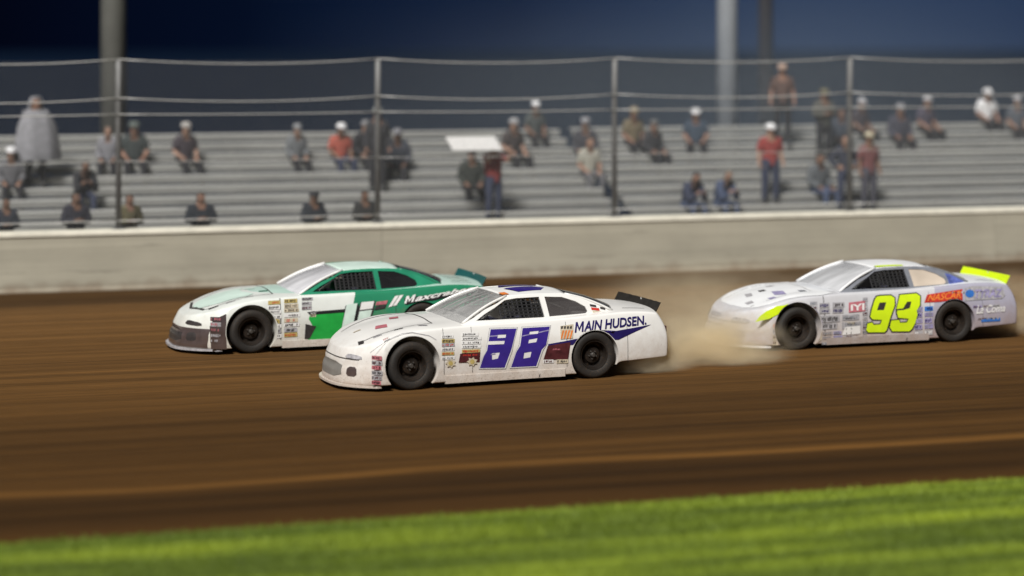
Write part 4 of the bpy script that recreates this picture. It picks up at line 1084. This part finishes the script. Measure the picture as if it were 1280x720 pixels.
def grass_blades():
    rs = np.random.RandomState(5)
    n = 230000
    u = rs.uniform(-5, 19, n); v = 21.10-np.abs(rs.gamma(1.6, 1.9, n))
    edge = 21.10+.05*np.sin(u*1.9)+.04*np.sin(u*4.7+1)+rs.normal(0, .015, n)
    v = np.minimum(v, edge-rs.uniform(0, .06, n)) 
    h = rs.uniform(.02, .05, n)*(1+.4*np.sin(u*.8)*np.sin(v*2.1)); ang = rs.uniform(0, 2*np.pi, n); w = rs.uniform(.003, .006, n)*1.5
    lx = rs.normal(0, .022, n); ly = rs.normal(0, .022, n)
    co = np.zeros((n, 3, 3), np.float32)
    co[:, 0, 0] = u-np.cos(ang)*w; co[:, 0, 1] = v-np.sin(ang)*w
    co[:, 1, 0] = u+np.cos(ang)*w; co[:, 1, 1] = v+np.sin(ang)*w
    co[:, 2, 0] = u+lx; co[:, 2, 1] = v+ly; co[:, 2, 2] = h
    me = bpy.data.meshes.new('grass')
    me.vertices.add(n*3); me.vertices.foreach_set('co', co.ravel())
    me.loops.add(n*3); me.loops.foreach_set('vertex_index', np.arange(n*3, dtype=np.int32))
    me.polygons.add(n); me.polygons.foreach_set('loop_start', np.arange(0, n*3, 3, dtype=np.int32))
    me.update(calc_edges=True); me.validate()
    o = link('grass', me, grass_mat('blade'), loc=(0, 0, .016), rotz=RZ)
    tag(o, 'short green grass along the inside edge of the dirt track', 'grass', kind='stuff')
grass_blades()

# ------------------------------------------------------------------ concrete wall in cast sections
def concrete(name, base):
    m, nt, b = newmat(name); L = nt.links.new
    tc = N(nt, 'ShaderNodeTexCoord')
    def st(sx, sz, d, sc=1.0):
        mp = N(nt, 'ShaderNodeMapping'); mp.inputs['Scale'].default_value = (sx, 1, sz); L(tc.outputs['Object'], mp.inputs[0])
        n = N(nt, 'ShaderNodeTexNoise', _Scale=sc, _Detail=d, _Roughness=.6); L(mp.outputs[0], n.inputs['Vector']); return n.outputs['Fac']
    a = st(.10, 9, 4.0); c2 = st(.6, .9, 5.0); d3 = st(.35, 3.5, 6.0)
    def rg(x, lo, hi, a0=.3, a1=.7):
        r = N(nt, 'ShaderNodeMapRange'); L(x, r.inputs[0]); r.inputs[1].default_value = a0; r.inputs[2].default_value = a1; r.inputs[3].default_value = lo; r.inputs[4].default_value = hi; return r.outputs[0]
    m1 = N(nt, 'ShaderNodeMath', operation='MULTIPLY'); L(rg(a, .86, 1.10), m1.inputs[0]); L(rg(c2, .88, 1.08), m1.inputs[1])
    m2 = N(nt, 'ShaderNodeMath', operation='MULTIPLY'); L(m1.outputs[0], m2.inputs[0]); L(rg(d3, .60, 1.0, .30, .39), m2.inputs[1])
    vm = N(nt, 'ShaderNodeVectorMath', operation='SCALE'); vm.inputs[0].default_value = base; L(m2.outputs[0], vm.inputs['Scale'])
    # clay splashed on the foot of the wall
    sp = N(nt, 'ShaderNodeSeparateXYZ'); L(tc.outputs['Object'], sp.inputs[0])
    nz = N(nt, 'ShaderNodeTexNoise', _Scale=3.0, _Detail=6.0); L(tc.outputs['Object'], nz.inputs['Vector'])
    q = N(nt, 'ShaderNodeMath', operation='MULTIPLY_ADD'); L(nz.outputs['Fac'], q.inputs[0]); q.inputs[1].default_value = -.35; L(sp.outputs['Z'], q.inputs[2])
    k = rg(q.outputs[0], .75, 0.0, -.12, .12)
    mx = N(nt, 'ShaderNodeMix', data_type='RGBA'); L(k, mx.inputs[0]); L(vm.outputs[0], mx.inputs[6]); mx.inputs[7].default_value = (.16, .11, .07, 1)
    L(mx.outputs[2], b.inputs['Base Color']); b.inputs['Roughness'].default_value = .85
    bp = N(nt, 'ShaderNodeBump', _Strength=.3, _Distance=.01); L(c2, bp.inputs['Height']); L(bp.outputs[0], b.inputs['Normal'])
    return m
M['conc'] = concrete('wall_concrete', (.38, .355, .285))
M['cap'] = simple('wall_cap_paint', (.80, .77, .66), .7, var=.12, scale=3)
WV = 41.2
uj = [u_at(-900, WV), u_at(-180, WV), u_at(478, WV), u_at(1245, WV), u_at(1245, WV)+9.5, u_at(1245, WV)+19]
wall_pos = ['out past the left edge', 'behind the green car', 'behind the white car and the silver car', 'at the right edge', 'out past the right edge']
wall_lab = ['concrete track wall section farthest down the straight beyond the last fence post', 'concrete track wall section behind the nose of the green car',
            'long concrete track wall section behind the roof of the white car and the silver car', 'concrete track wall section beyond the joint behind the lime spoiler', 'end section of the concrete track wall past the silver car']
for k, (a, b_) in enumerate(zip(uj, uj[1:])):
    L_ = b_-a-.008
    w = empty('track_wall', U*a+V*WV, RZ); tag(w, wall_lab[k], 'wall', 'sections of the concrete track wall')
    bb = MB()
    prof = [(0, 0), (0, .10), (.03, .16), (.05, 1.14), (.45, 1.14), (.47, 0)]
    vs0 = [bb.bm.verts.new((0, y, z)) for y, z in prof]; vs1 = [bb.bm.verts.new((L_, y, z)) for y, z in prof]
    n = len(prof)
    for i in range(n): bb.bm.faces.new((vs0[i], vs0[(i+1) % n], vs1[(i+1) % n], vs1[i]))
    bb.bm.faces.new(vs0); bb.bm.faces.new(vs1)
    bb.build('concrete_face', M['conc'], w)
    bb = MB(); bb.box((L_/2, .25, 1.185), (L_, .46, .09), bev=.012); bb.build('coping', M['cap'], w)

# ------------------------------------------------------------------ catch fence
M['polec0'] = simple('fence_post', (.19, .19, .19), .7, 0)
fence_posts = [-448, -150, 148, 472, 768, 1062, 1372, 1700]
FV = WV+.25
pu = [u_at(p, FV) for p in fence_posts]
ft = 4.53
fn = empty('catch_fence', U*pu[0]+V*FV, RZ)
tag(fn, 'tall chain link catch fence with steel cables on top of the concrete wall', 'fence')
u0 = pu[0]
for k, u in enumerate(pu):
    b = MB(); b.tube([(u-u0, 0, 1.23), (u-u0, 0, 3.75), (u-u0, -.02, ft)], .057, 12); b.box((u-u0, 0, 1.245), (.22, .22, .02))
    b.build('post', M['polec0'], fn)
def cable(h, sag, r, name='cable', dy=-.07):
    b = MB()
    for a, e in zip(pu, pu[1:]):
        pts = [(a-u0+(e-a)*t/10, dy, h-sag*4*(t/10)*(1-t/10)) for t in range(11)]
        b.tube(pts, r, 6)
    b.build(name, M['cable'], fn)
cable(ft, .10, .011); cable(3.78, .09, .011); cable(3.46, .02, .010); cable(2.55, .03, .006); cable(1.40, .01, .010)
def chainlink(W, z0, z1, pitch, r):
    H = z1-z0; segs = []
    n = int((W+H)/pitch)
    for k in range(n+1):
        x = -H+k*pitch*1.0
        for sgn in (1, -1):
            # line: from (x, z0) rising to the right, or mirrored
            a = Vector((x, 0)); e = Vector((x+H, H))
            if a.x < 0: t = -a.x/H; a = a.lerp(e, t)
            if e.x > W: t = (W-a.x)/(e.x-a.x) if e.x > a.x else 0; e = a.lerp(e, max(0, min(1, t)))
            if e.x-a.x < .02: continue
            if sgn < 0: segs.append(((W-a.x, -.052, z0+a.y), (W-e.x, -.052, z0+e.y)))
            else: segs.append(((a.x, -.060, z0+a.y), (e.x, -.060, z0+e.y)))
    co = []; fa = []
    for a, e in segs:
        a, e = Vector(a), Vector(e); t = (e-a).normalized(); x = t.cross(Vector((0, 1, 0))).normalized()*r; y = Vector((0, r, 0))
        i = len(co)
        for p in (a, e):
            co += [p+x, p-x*.5+y*.87, p-x*.5-y*.87]
        for j in range(3): fa.append((i+j, i+(j+1) % 3, i+3+(j+1) % 3, i+3+j))
    me = bpy.data.meshes.new('chain_link'); me.from_pydata([tuple(c) for c in co], [], fa); me.update(); return me
link('chain_link_mesh', chainlink(pu[-1]-pu[0], 1.26, ft-.03, .075, .0030), M['mesh'], fn)

# ------------------------------------------------------------------ bleachers
BV0, RUN, RISE, NR, HTOP = 43.1, .545, .200, 11, 2.74
def row(k): return BV0+RUN*k, HTOP-RISE*(NR-1-k)            # v of the seat's front edge, seat height
M['alu'] = simple('bleacher_aluminium', (.56, .56, .54), .5, .25, var=.10, scale=1.3)
M['alur'] = simple('bleacher_riser', (.30, .30, .285), .55, .15, var=.16, scale=.9)
M['alud'] = simple('bleacher_frame', (.10, .10, .10), .6, .3)
ub = [u_at(-420, 46), u_at(748, 46)-.12, u_at(1900, 46)]
bl = ['aluminium bleacher section on the pole side of the narrow aisle', 'aluminium bleacher section on the far side of the aisle behind the silver car']
bl = ['long aluminium bleacher behind the green car and the white car', 'long aluminium bleacher across the aisle behind the silver car']
for s_, (a, e) in enumerate(((ub[0], ub[1]), (ub[1]+.30, ub[2]))):
    L_ = e-a
    bt = empty('bleacher', U*a+V*BV0, RZ); tag(bt, bl[s_], 'bleacher', 'bleacher sections')
    dz = .03 if s_ else 0
    for k in range(NR):
        v, h = row(k); y = v-BV0; h += dz
        b = MB(); b.box((L_/2, y+.12, h-.02), (L_, .24, .04), bev=.006); b.build('seat_plank', M['alu'], bt)
        b = MB(); b.box((L_/2, y+.03, h-.098), (L_, .02, .112)); b.build('riser_board', M['alur'], bt)
        if k: b = MB(); b.box((L_/2, y-.11, h-RISE-.22+.20), (L_, .22, .03)); b.build('foot_plank', M['alur'], bt)
    b = MB(); nn = int(L_/1.9)
    for i in range(nn+1):
        x = .1+i*(L_-.2)/nn
        b.tube([(x, .1, row(0)[1]-.20+dz), (x, RUN*(NR-1)+.2, row(NR-1)[1]-.20+dz)], .03, 6)
        for k in range(0, NR, 2): b.tube([(x, RUN*k+.15, 0), (x, RUN*k+.15, row(k)[1]-.2+dz)], .025, 6)
    b.build('understructure', M['alud'], bt)

# ------------------------------------------------------------------ tall light poles
def light_pole(px, v, d, label, mat):
    u = u_at(px, v); p = empty('light_pole', U*u+V*v, RZ); tag(p, label, 'light pole', 'floodlight poles behind the bleachers')
    b = MB(); b.tube([(0, 0, 0), (0, 0, 6), (0, 0, 24)], [d/2*1.04, d/2, d/2*.7], 24); b.build('shaft', mat, p)
    b = MB(); b.box((0, 0, .06), (d*1.6, d*1.6, .12), bev=.01); b.build('base_plate', M['steel'], p)
    b = MB()
    for z in (21.8, 22.8, 23.8): b.box((0, -.3, z), (3.2, .12, .12))
    b.build('crossarm', M['steel'], p)
    for z in (21.8, 22.8, 23.8):
        for x in (-1.3, -.45, .45, 1.3):
            q = MB(); q.lathe([(.05, 0), (.20, .12), (.26, .34), (.24, .36), (0, .30)], axis='Y', n=16, closed=False, c=(x, -.72, z-.05)); q.build('lamp_head', M['steel'], p)
light_pole(142, 50.6, .60, 'thick grey floodlight pole behind the bleachers above the green car', M['pole'])
M['poleb'] = simple('pole_galv_lit', (.27, .285, .31), .5, .1, var=.08, scale=1.5)  # paler copy of the pole colour: stronger light painted in
light_pole(909, 51.0, .54, 'pale floodlight pole rising near the silver car', M['poleb'])
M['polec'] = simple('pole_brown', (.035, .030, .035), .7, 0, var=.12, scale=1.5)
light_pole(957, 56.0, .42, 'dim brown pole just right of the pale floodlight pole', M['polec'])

# ------------------------------------------------------------------ spectators
def on_row(px, py_top, pose, scale=1.0, kmin=0, kmax=NR-1):
    hgt = {'sit': 1.30, 'sit_lean': 1.26}.get(pose, 1.76)*scale
    best = None
    for k in range(kmin, kmax+1):
        v, h = row(k)
        if pose.startswith('sit'): base = h-.44; vv = v+.10
        else: base = h-RISE+.01; vv = v-.12
        u = u_at(px, vv); P = U*u+V*vv
        y = HZ+(CH-(base+hgt))*F/P.y
        if best is None or abs(y-py_top) < abs(best[0]-py_top): best = (y, P, base)
    P = best[1]; P = Vector((P.x, P.y, best[2])); return P
def in_front(px, v, z=0.0):
    u = u_at(px, v); P = U*u+V*v; return Vector((P.x, P.y, z))
NAVY, DK, GREY, RED = (.028, .036, .07), (.016, .016, .020), (.12, .12, .13), (.27, .045, .04)
WH = (.78, .78, .80); JEAN = (.05, .07, .13); OLV = (.12, .11, .05)
S = [  # px, head-top py, pose, top, colour, trousers, cap, label
 (14, 178, 'sit', 'jacket', GREY, DK, WH, 'seated spectator in grey jacket and white cap at the left edge'),
 (105, 196, 'sit_lean', 'jacket', DK, NAVY, None, 'bareheaded spectator in black jacket leaning forward between the grey poncho and the thick pole'),
 (135, 160, 'sit', 'jacket', (.20, .20, .22), DK, None, 'spectator in pale grey jacket seated in front of the thick grey pole'),
 (168, 148, 'sit', 'shirt', (.04, .05, .05), DK, (.10, .12, .11), 'spectator in dark shirt and dark green cap just right of the thick pole'),
 (233, 154, 'sit', 'shirt', (.05, .04, .05), DK, (.40, .38, .36), 'spectator in dark shirt and light grey cap alone on the top rows'),
 (372, 154, 'sit', 'jacket', (.14, .15, .16), DK, (.25, .26, .27), 'spectator in grey jacket and grey cap above the rear wing of the green car'),
 (427, 160, 'sit', 'shirt', (.40, .10, .07), NAVY, WH, 'spectator in orange red shirt and white cap'),
 (458, 155, 'sit', 'jacket', DK, DK, (.22, .22, .23), 'spectator in black jacket and grey cap beside the orange red shirt'),
 (472, 128, 'stand', 'jacket', (.03, .03, .035), DK, (.25, .26, .25), 'standing spectator in black jacket and grey cap behind the fence post'),
 (497, 163, 'sit', 'jacket', (.04, .045, .06), DK, (.20, .20, .22), 'spectator in dark navy jacket and dull grey cap right of the fence post'),
 (617, 176, 'stand_raise', 'shirt', RED, NAVY, None, 'spectator in red shirt and navy trousers holding up a white board'),
 (590, 184, 'sit', 'jacket', (.03, .035, .03), DK, (.06, .06, .06), 'spectator in black jacket seated under the white board'),
 (670, 127, 'sit', 'shirt', (.07, .08, .08), DK, WH, 'spectator in dark grey shirt and bright white cap on the top row'),
 (643, 150, 'sit', 'shirt', (.06, .05, .05), DK, (.34, .34, .35), 'spectator in brown shirt and pale grey cap below the bright white cap'),
 (732, 149, 'sit', 'jacket', (.05, .05, .06), DK, (.28, .28, .30), 'spectator in black jacket and silver cap left of the aisle'),
 (738, 173, 'sit', 'shirt', (.36, .35, .30), GREY, None, 'spectator in beige shirt seated low beside the aisle'),
 (793, 140, 'sit', 'shirt', (.16, .13, .08), DK, (.30, .25, .17), 'spectator in brown shirt and tan cap right of the aisle'),
 (818, 148, 'sit', 'jacket', (.035, .035, .04), DK, (.12, .12, .12), 'spectator in black jacket and charcoal cap beside the tan cap'),
 (870, 133, 'sit', 'shirt', (.04, .06, .09), DK, WH, 'spectator in navy shirt and white cap left of the pale pole'),
 (863, 208, 'sit_lean', 'jacket', NAVY, JEAN, None, 'spectator in navy jacket leaning forward low in the stand left of the pale pole'),
 (903, 211, 'sit_lean', 'jacket', (.05, .07, .13), JEAN, None, 'spectator in blue jacket leaning forward low in the stand below the pale pole'),
 (963, 152, 'stand', 'shirt', RED, NAVY, WH, 'standing spectator in red shirt, navy trousers and white cap'),
 (978, 101, 'stand', 'shirt', (.10, .06, .05), DK, (.42, .30, .24), 'spectator in brown shirt and tan cap standing tall on the top row'),
 (1030, 116, 'stand_fold', 'jacket', (.09, .09, .08), DK, (.14, .13, .08), 'spectator in grey coat and olive cap standing with folded arms'),
 (1052, 132, 'sit', 'jacket', (.05, .06, .08), DK, None, 'bareheaded spectator in dark blue jacket beside the olive cap'),
 (1078, 124, 'sit', 'shirt', (.06, .05, .06), DK, (.48, .48, .50), 'spectator in dark shirt and light cap on the top row above the silver car'),
 (1056, 166, 'stand_hips', 'jacket', (.035, .04, .06), NAVY, None, 'standing spectator in black jacket with hands on hips above the silver car'),
 (1026, 186, 'sit', 'jacket', (.10, .11, .12), JEAN, None, 'spectator in grey jacket seated low left of the hands on hips spectator'),
 (1086, 163, 'stand', 'shirt', (.16, .06, .06), (.06, .06, .08), (.42, .38, .28), 'standing spectator in maroon shirt and cream cap'),
 (1126, 128, 'sit', 'jacket', (.05, .05, .07), DK, (.30, .30, .32), 'spectator in black jacket and silver cap on the top row right of the maroon shirt'),
 (1160, 117, 'sit', 'shirt', (.08, .07, .10), DK, (.44, .44, .46), 'spectator in purple grey shirt and light grey cap on the top row'),
 (1235, 109, 'sit', 'shirt', WH, DK, WH, 'spectator in white shirt and white cap on the top row near the right edge'),
 (1272, 118, 'sit', 'shirt', (.09, .10, .12), DK, (.42, .42, .44), 'spectator in dark grey shirt and pale cap at the right edge'),
]
prs = random.Random(3)
for i, (px, py, pose, top, tc_, tr, hat, lab) in enumerate(S):
    sc = prs.uniform(1.0, 1.08)
    P = on_row(px, py, pose, sc)
    if py == 101: sc = 1.06; P.z += .30
    place_person(P, RZ+prs.uniform(-.35, .35), pose, top, tc_, tr, lab, hat, prs.choice([(.03, .02, .015), (.08, .05, .03), (.02, .02, .02), (.16, .13, .10)]), sc, prs.choice((0, 1, 2)))
# people standing on the walkway right behind the wall, seen from the chest up
FR = [
 (95, 238, (.03, .03, .045), None, 'dark haired spectator in black jacket standing at the wall near the left edge'),
 (162, 240, (.13, .115, .06), None, 'spectator in olive jacket standing at the wall below the thick grey pole'),
 (251, 238, (.02, .025, .035), None, 'lone spectator in near black jacket at the wall above the nose of the green car'),
 (392, 243, (.025, .03, .04), (.03, .03, .035), 'spectator in near black jacket and black cap at the wall above the green car roof'),
 (456, 236, (.03, .03, .03), None, 'spectator in charcoal jacket at the wall below the orange red shirt'),
 (8, 245, (.03, .035, .05), None, 'spectator in black jacket at the wall in the left corner'),
]
for px, py, c_, hat, lab in FR:
    P = in_front(px, 42.2)
    top = CH-(py-HZ)*P.y/F
    P.z = .225; sc = min(1.08, max(.92, (top-.225)/1.76))
    place_person(P, RZ+prs.uniform(-.3, .3), 'stand_fold', 'jacket', c_, DK, lab, hat, (.02, .018, .015), sc, prs.choice((0, 1)))
# spectator under a grey poncho
P = on_row(45, 132, 'stand', 1.0, 2, 6)
pp = place_person(P, RZ, 'stand', 'jacket', (.22, .22, .24), DK, 'spectator wrapped in a wide grey poncho standing near the left edge', None, (.2, .2, .21), 1.12, 0)
b = MB(); bm = b.bm; n = 28; rings = []
for j, (z, rx, ry) in enumerate([(1.74, .03, .03), (1.72, .10, .11), (1.60, .135, .14), (1.48, .14, .13), (1.40, .24, .17), (1.15, .34, .24), (.85, .38, .28), (.55, .42, .31), (.52, .41, .30)]):
    rings.append([bm.verts.new((rx*cos(2*pi*k/n)*(1+.07*sin(5*2*pi*k/n+j*.3)*(j > 3)), ry*sin(2*pi*k/n)*(1+.07*sin(6*2*pi*k/n)*(j > 3))+.02, z)) for k in range(n)])
for a, e in zip(rings, rings[1:]):
    for k in range(n):
        zf = (a[k].co.z+e[k].co.z)/2
        if 1.52 < zf < 1.68 and a[k].co.y < -.06: continue
        bm.faces.new((a[k], a[(k+1) % n], e[(k+1) % n], e[k])).smooth = True
b.build('poncho', cloth((.24, .24, .26)), pp)
# white board held over the head
P = on_row(617, 176, 'stand_raise', 1.0)
b = MB(); b.box((0, 0, 0), (1.10, .70, .03), Matrix.Rotation(R(22), 3, 'X'), bev=.01)
bo = b.build('white_board', M['decwhite'], loc=(P.x-.42, P.y-.30, P.z+1.72), rotz=RZ)
tag(bo, 'flat white board held up over the black jacket spectator', 'board')

# walkway slab between wall and bleachers
b = MB(); L_ = ub[2]-ub[0]; b.box((L_/2, 0, .11), (L_, 1.28, .22))
tag(b.build('walkway', M['conc'], loc=U*ub[0]+V*(WV+.48+.66), rotz=RZ), kind='structure')

# ------------------------------------------------------------------ dust
def dust(name, c, rad, dens, label, noise=1.2, seed=0.0, rz=RZ, col=(.985, .88, .66), soft=1.0, det=3.0):
    m = bpy.data.materials.new('dust_'+name); m.use_nodes = True; nt = m.node_tree; L = nt.links.new
    nt.nodes.remove(nt.nodes['Principled BSDF']); out = nt.nodes['Material Output']
    pv = N(nt, 'ShaderNodeVolumePrincipled'); pv.inputs['Color'].default_value = (*col, 1); pv.inputs['Anisotropy'].default_value = 0
    tc = N(nt, 'ShaderNodeTexCoord')
    ln = N(nt, 'ShaderNodeVectorMath', operation='LENGTH')
    dv = N(nt, 'ShaderNodeVectorMath', operation='DIVIDE'); dv.inputs[1].default_value = rad; L(tc.outputs['Object'], dv.inputs[0]); L(dv.outputs[0], ln.inputs[0])
    fo = N(nt, 'ShaderNodeMapRange'); fo.interpolation_type = 'SMOOTHSTEP'; L(ln.outputs['Value'], fo.inputs[0]); fo.inputs[1].default_value = .95; fo.inputs[2].default_value = .05*soft
    mp = N(nt, 'ShaderNodeMapping'); mp.inputs['Location'].default_value = (seed, seed*2, seed); mp.inputs['Scale'].default_value = (.7, 1, 1.3); L(tc.outputs['Object'], mp.inputs[0])
    nz = N(nt, 'ShaderNodeTexNoise', _Scale=noise, _Detail=det, _Roughness=.6); L(mp.outputs[0], nz.inputs['Vector'])
    nr = N(nt, 'ShaderNodeMapRange'); L(nz.outputs['Fac'], nr.inputs[0]); nr.inputs[1].default_value = .34; nr.inputs[2].default_value = .66
    mu = N(nt, 'ShaderNodeMath', operation='MULTIPLY'); L(fo.outputs[0], mu.inputs[0]); L(nr.outputs[0], mu.inputs[1])
    m2 = N(nt, 'ShaderNodeMath', operation='MULTIPLY'); L(mu.outputs[0], m2.inputs[0]); m2.inputs[1].default_value = dens
    L(m2.outputs[0], pv.inputs['Density']); L(pv.outputs[0], out.inputs['Volume'])
    bm = bmesh.new(); bmesh.ops.create_icosphere(bm, subdivisions=3, radius=1)
    for v in bm.verts:
        v.co = Vector((v.co.x*rad[0], v.co.y*rad[1], v.co.z*rad[2]))
        if c[2]+v.co.z < .02: v.co.z = .02-c[2]
    me = bpy.data.meshes.new(name); bm.to_mesh(me); bm.free()
    o = link(name, me, m, loc=c, rotz=rz); tag(o, label, 'dust', kind='stuff'); return o
def between(px, py, Z):
    d = ray(px, py); return Vector((0, 0, CH))+d*Z
dust('dust_cloud', between(885, 440, 32.0), (1.65, .8, .80), 7.5, 'tan dust thrown up between the white car and the silver car', 2.0, 3.0, det=5.0)
dust('dust_cloud', between(815, 455, 31.2), (.75, .5, .30), 5.0, 'low dust rolling off the rear tyre of the white car', 3.5, 23.0, det=5.0)
dust('dust_cloud', between(870, 400, 34.8), (2.7, 1.1, 1.15), 1.4, 'thin dust drifting above the tail of the white car', 1.2, 7.0, det=4.0)
dust('dust_cloud', between(1285, 400, 35.6), (1.5, 1.0, 1.1), 2.2, 'tan dust behind the lime spoiler', 1.6, 11.0, det=4.0)
dust('dust_cloud', between(1010, 375, 37.2), (6.0, 1.8, 1.1), .45, 'faint dust along the track between the silver car and the wall', .8, 15.0)
P_ = U*u_at(1020, 50)+V*50; P_.z = 3.2
dust('dust_haze', P_, (19, 7.6, 5.0), .023, 'pale dusty haze hanging over the right half of the bleachers', .12, 5.0, col=(.72, .86, 1.0), det=1.0)

# ------------------------------------------------------------------ camera, light, sky
cd = bpy.data.cameras.new('camera'); cam = bpy.data.objects.new('camera', cd); COL.objects.link(cam); scene.camera = cam
cam.location = (0, 0, CH); cam.rotation_euler = (R(90), 0, 0)
cd.sensor_width = 36; cd.lens = 36*F/1280; cd.shift_y = -(360-HZ)/1280; cd.clip_end = 3000; cd.clip_start = .5
cd.dof.use_dof = True; cd.dof.focus_distance = 31.0; cd.dof.aperture_fstop = (cd.lens/1000)/.28; cd.dof.aperture_blades = 0

SUN_EL, SUN_AZ = 48, 200      # floodlight bank: behind the camera, over its left shoulder
sd = bpy.data.lights.new('sun', 'SUN'); sun = bpy.data.objects.new('sun', sd); COL.objects.link(sun)
sd.energy = 5.0; sd.angle = R(14); sd.color = (1.0, .975, .93)
az = R(SUN_AZ); d = Vector((sin(az)*cos(R(SUN_EL)), cos(az)*cos(R(SUN_EL)), sin(R(SUN_EL))))
sun.rotation_euler = d.to_track_quat('Z', 'Y').to_euler()
w = bpy.data.worlds.new('World'); scene.world = w; w.use_nodes = True; nt = w.node_tree; L = nt.links.new
bg = nt.nodes['Background']
sky = N(nt, 'ShaderNodeTexSky', sky_type='NISHITA'); sky.sun_disc = False; sky.sun_elevation = R(-4.5); sky.sun_rotation = R(25); sky.air_density = 1; sky.dust_density = .5; sky.ozone_density = 3
tc = N(nt, 'ShaderNodeTexCoord'); sp = N(nt, 'ShaderNodeSeparateXYZ'); L(tc.outputs['Generated'], sp.inputs[0])
# glow of the lit speedway in the night sky, strongest right of the stands
dt = N(nt, 'ShaderNodeVectorMath', operation='DOT_PRODUCT'); L(tc.outputs['Generated'], dt.inputs[0]); gd = Vector((sin(R(10)), cos(R(10)), .03)).normalized(); dt.inputs[1].default_value = gd
rmp = N(nt, 'ShaderNodeValToRGB'); 
mr = N(nt, 'ShaderNodeMapRange'); L(dt.outputs['Value'], mr.inputs[0]); mr.inputs[1].default_value = .90; mr.inputs[2].default_value = 1.0
L(mr.outputs[0], rmp.inputs[0]); e = rmp.color_ramp.elements
e[0].position = 0; e[0].color = (.0006, .0010, .004, 1); e[1].position = 1; e[1].color = (.021, .040, .090, 1)
q = e.new(.16); q.color = (.0008, .0018, .007, 1); q = e.new(.55); q.color = (.0015, .0042, .015, 1); q = e.new(.85); q.color = (.0055, .0135, .040, 1)
mx = N(nt, 'ShaderNodeMix', data_type='RGBA', blend_type='ADD'); mx.inputs[0].default_value = 1
vs_ = N(nt, 'ShaderNodeVectorMath', operation='SCALE'); L(sky.outputs[0], vs_.inputs[0]); vs_.inputs['Scale'].default_value = .005
vs2 = N(nt, 'ShaderNodeVectorMath', operation='SCALE'); L(rmp.outputs[0], vs2.inputs[0]); vs2.inputs['Scale'].default_value = 10.0
L(vs_.outputs[0], mx.inputs[6]); L(vs2.outputs[0], mx.inputs[7]); L(mx.outputs[2], bg.inputs['Color']); bg.inputs['Strength'].default_value = .1

vsn = scene.view_settings; vsn.view_transform = 'Standard'; vsn.look = 'None'; vsn.exposure = 0; vsn.gamma = 1; vsn.use_curve_mapping = False
cy = scene.cycles; cy.max_bounces = 8; cy.diffuse_bounces = 3; cy.glossy_bounces = 3; cy.transparent_max_bounces = 12; cy.volume_bounces = 5
cy.volume_step_rate = 2.0; cy.volume_max_steps = 128; cy.use_denoising = True; cy.use_adaptive_sampling = True
